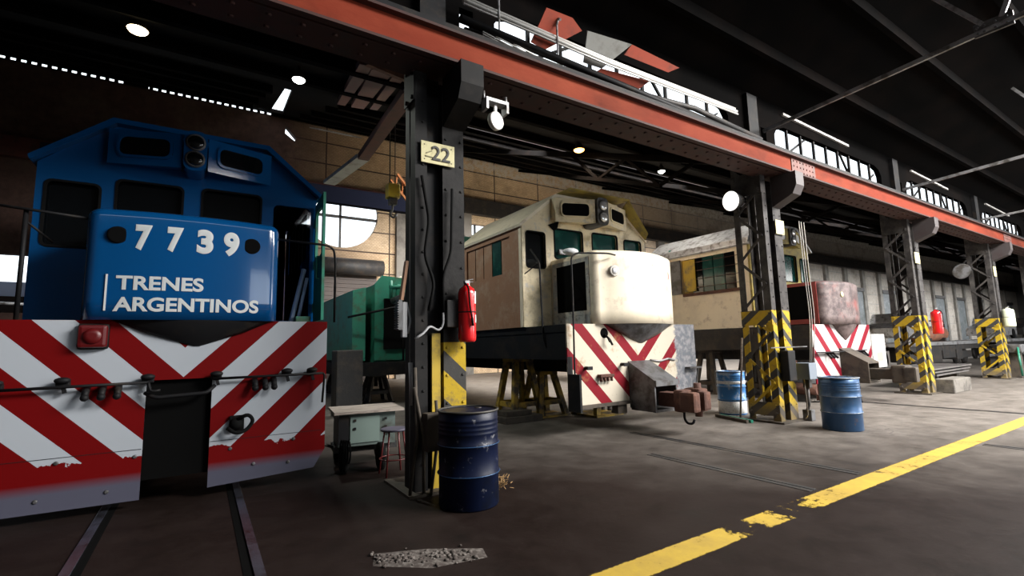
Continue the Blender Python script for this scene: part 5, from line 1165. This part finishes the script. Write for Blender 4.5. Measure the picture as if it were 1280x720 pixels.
# ================================================================== RIGHT SIDE CLUTTER
b = MB(); b.box(15.35, 16.05, 4.18, 4.62, 0.0, 0.30, 0.02) ; b.build('concrete_block', m_concrete, label='rough concrete block at the foot of the striped column', cat='block') if False else None
bl = MB(); bl.box(16.55, 17.9, 4.55, 4.95, 0.0, 0.36, 0.025); bl.build('concrete_block', m_concrete, label='rough concrete block at the foot of the striped column', cat='block')
for i in range(3):
    z = 0.38 + 0.085 * i
    b = MB(); b.prism([(17.3 - 0.1 * i, 5.1, z), (20.4 + 0.15 * i, 5.2, z), (20.6 + 0.1 * i, 6.4, z), (17.4, 6.3, z)], (0, 0, 0.045))
    b.build('steel_sheet', mat('mill_scale_sheet', (0.16, 0.15, 0.145), 0.4, 0.4, (0.08, 0.07, 0.07), 2, 0.5), label='flat steel sheet stacked behind the concrete block, %s' % ('bottom', 'middle', 'top')[i], cat='steel sheet', group='stacked steel sheets')
for i, (x, y) in enumerate(((17.6, 5.5), (20.0, 5.7))):
    MB().box(x, x + 0.2, y - 0.3, y + 0.5, 0, 0.38, 0.01).build('timber_block', m_brownst, label='timber bearer under the steel sheets, %s end' % ('left', 'right')[i], cat='timber')
t = empty('notice_board', (21.6, 8.0, 0), 'white standing notice board right of the red-nosed locomotive', 'board')
MB().box(21.05, 22.15, 7.98, 8.03, 0.38, 1.62, 0.01).build('panel', m_label, t)
MB().box(21.35, 21.85, 7.974, 7.98, 0.62, 0.95).build('pink_notice', mat('pinkish_print', (0.6, 0.42, 0.38), 0.7), t)
for x in (21.12, 22.08): MB().bar((x, 8.01, 0), (x, 8.01, 0.4), 0.04).build('leg', m_grey, t)
# flat wagon with stripped vehicle bodies
def flatcar(x, y, L_, label):
    t = empty('flat_wagon', (x + L_ / 2, y, 0), label, 'wagon')
    b = MB(); b.box(x, x + L_, y - 1.1, y + 1.1, 1.05, 1.22, 0.02); b.build('deck', m_lgrey, t)
    b = MB(); b.box(x, x + L_, y - 1.0, y - 0.85, 0.8, 1.05); b.box(x, x + L_, y + 0.85, y + 1.0, 0.8, 1.05); b.build('sole_bar', m_dark, t)
    for q0, q1, zz in ((0.30, 0.44, 0.25), (0.46, 0.62, 0.4), (0.64, 0.72, 0.3)): MB().box(x + L_ * q0, x + L_ * q1, y - 1.02, y + 0.6, zz, 1.045, 0.03).build('equipment_box', m_dark, t)
    for k in range(2):
        xx = x + L_ * (0.18 + 0.64 * k)
        for dx in (-0.6, 0.6):
            for s in (-1, 1): MB().lathe((xx + dx, y + s * 0.6, 0.42), (0, s, 0), [(0.15, -0.05), (0.40, -0.05), (0.42, -0.02), (0.39, 0), (0.39, 0.08), (0.12, 0.1)], 20).build('wheel', m_dark, t)
        MB().box(xx - 1.0, xx + 1.0, y - 0.85, y - 0.75, 0.35, 0.7).build('bogie_frame', m_dark, t)
    return t
flatcar(25.5, 9.6, 10.5, 'grey flat wagon in the distance behind the striped column')
flatcar(40, 9.6, 12, 'far grey flat wagon at the right edge')
def carbody(x, y, z, L_, m, label):
    t = empty('stripped_vehicle', (x + L_ / 2, y, z), label, 'vehicle')
    pr = [(x, z), (x, z + 0.45), (x + L_ * 0.12, z + 0.6), (x + L_ * 0.3, z + 0.7), (x + L_ * 0.42, z + 1.16), (x + L_ * 0.8, z + 1.16), (x + L_ * 0.93, z + 0.7), (x + L_, z + 0.5), (x + L_, z)]
    MB().prism([(a, y - 0.75, c) for a, c in pr], (0, 1.5, 0)).build('body', m, t)
    for x0, x1 in ((0.45, 0.6), (0.63, 0.8)):
        MB().prism([(x + L_ * x0, y - 0.76, z + 0.78), (x + L_ * x1, y - 0.76, z + 0.78), (x + L_ * (x1 - 0.02), y - 0.76, z + 1.12), (x + L_ * (x0 + 0.01), y - 0.76, z + 1.12)], (0, 0.012, 0)).build('side_window', m_glass, t)
    for q in (0.2, 0.78): MB().lathe((x + L_ * q, y - 0.78, z + 0.1), (0, 1, 0), [(0.1, -0.01), (0.3, -0.01), (0.32, 0.05), (0.3, 0.15)], 20).build('wheel', m_rubber, t)
carbody(26.0, 9.6, 1.45, 3.8, m_lgrey, 'pale stripped vehicle body on the distant flat wagon')
t = empty('steel_tank', (31.5, 9.6, 1.22), 'low faded orange tank lying on the distant flat wagon', 'tank')
MB().tube([(29.9, 9.4, 1.62), (33.0, 9.4, 1.62)], 0.38, 18).build('shell', mat('faded_orange', (0.4, 0.16, 0.09), 0.6, 0, (0.25, 0.12, 0.08), 3, 0.5), t)
b = MB(); b.box(30.3, 30.5, 9.0, 9.8, 1.22, 1.4); b.box(32.3, 32.5, 9.0, 9.8, 1.22, 1.4); b.build('saddle', m_dark, t)
carbody(41.0, 9.6, 1.45, 4.0, m_lgrey, 'pale vehicle body at the far right edge')
carbody(46.5, 9.6, 1.45, 4.0, m_dark, 'dark vehicle body at the far right edge')
# bogie and scrap beyond the red loco
t = empty('spare_bogie', (20.3, 8.9, 0), 'grey spare bogie on the floor behind the first striped column', 'bogie')
b = MB(); b.box(18.3, 22.6, 8.6, 8.8, 0.45, 0.85, 0.04); b.build('side_frame', m_grey, t)
b = MB(); b.box(18.3, 22.6, 10.0, 10.2, 0.45, 0.85, 0.04); b.build('side_frame', m_grey, t)
for k in range(3):
    xx = 18.9 + 1.4 * k; b = MB(); b.tube([(xx, 8.5, 0.45), (xx, 10.3, 0.45)], 0.08, 10)
    for y in (8.9, 9.9): b.lathe((xx, y, 0.45), (0, 1, 0), [(0.2, -0.05), (0.44, -0.05), (0.45, 0.05), (0.2, 0.06)], 24)
    b.build('wheelset', m_rust, t)
MB().box(19.5, 21.5, 8.8, 10.0, 0.5, 0.95, 0.05).build('bolster', m_dark, t)
MB().box(16.6, 18.0, 8.2, 9.2, 0, 0.5, 0.03).build('scrap_crate', m_grey, label='low grey crate between red-nosed locomotive and striped column', cat='crate')
t = empty('machine_stand', (24.3, 5.3, 0), 'grey-green bench machine beside the column right of the concrete block', 'machine')
MB().box(23.75, 24.15, 4.7, 5.3, 0.0, 0.85, 0.03).build('base', m_brownst, t); MB().box(23.6, 24.3, 4.6, 5.4, 0.85, 1.15, 0.04).build('head', m_grey, t)
MB().tube([(23.7, 4.7, 1.1), (23.2, 4.6, 0.7), (23.3, 4.6, 0.1)], 0.03, 8).build('hose', m_green, t)
# second, distant floodlight
t = empty('floodlight', (23.2, 6.2, 3.9), 'dim grey round floodlight high between the two far columns', 'floodlight')
MB().lathe((22.6, 5.6, 3.75), (-0.7, -0.6, -0.3), [(0.08, -0.35), (0.12, -0.3), (0.26, -0.03), (0.28, 0.0), (0.25, 0.01)], 24).build('housing', m_grey, t)
MB().tube([(22.8, 5.75, 3.85), (22.95, 5.4, 4.3)], 0.03, 8).build('arm', m_dark, t)
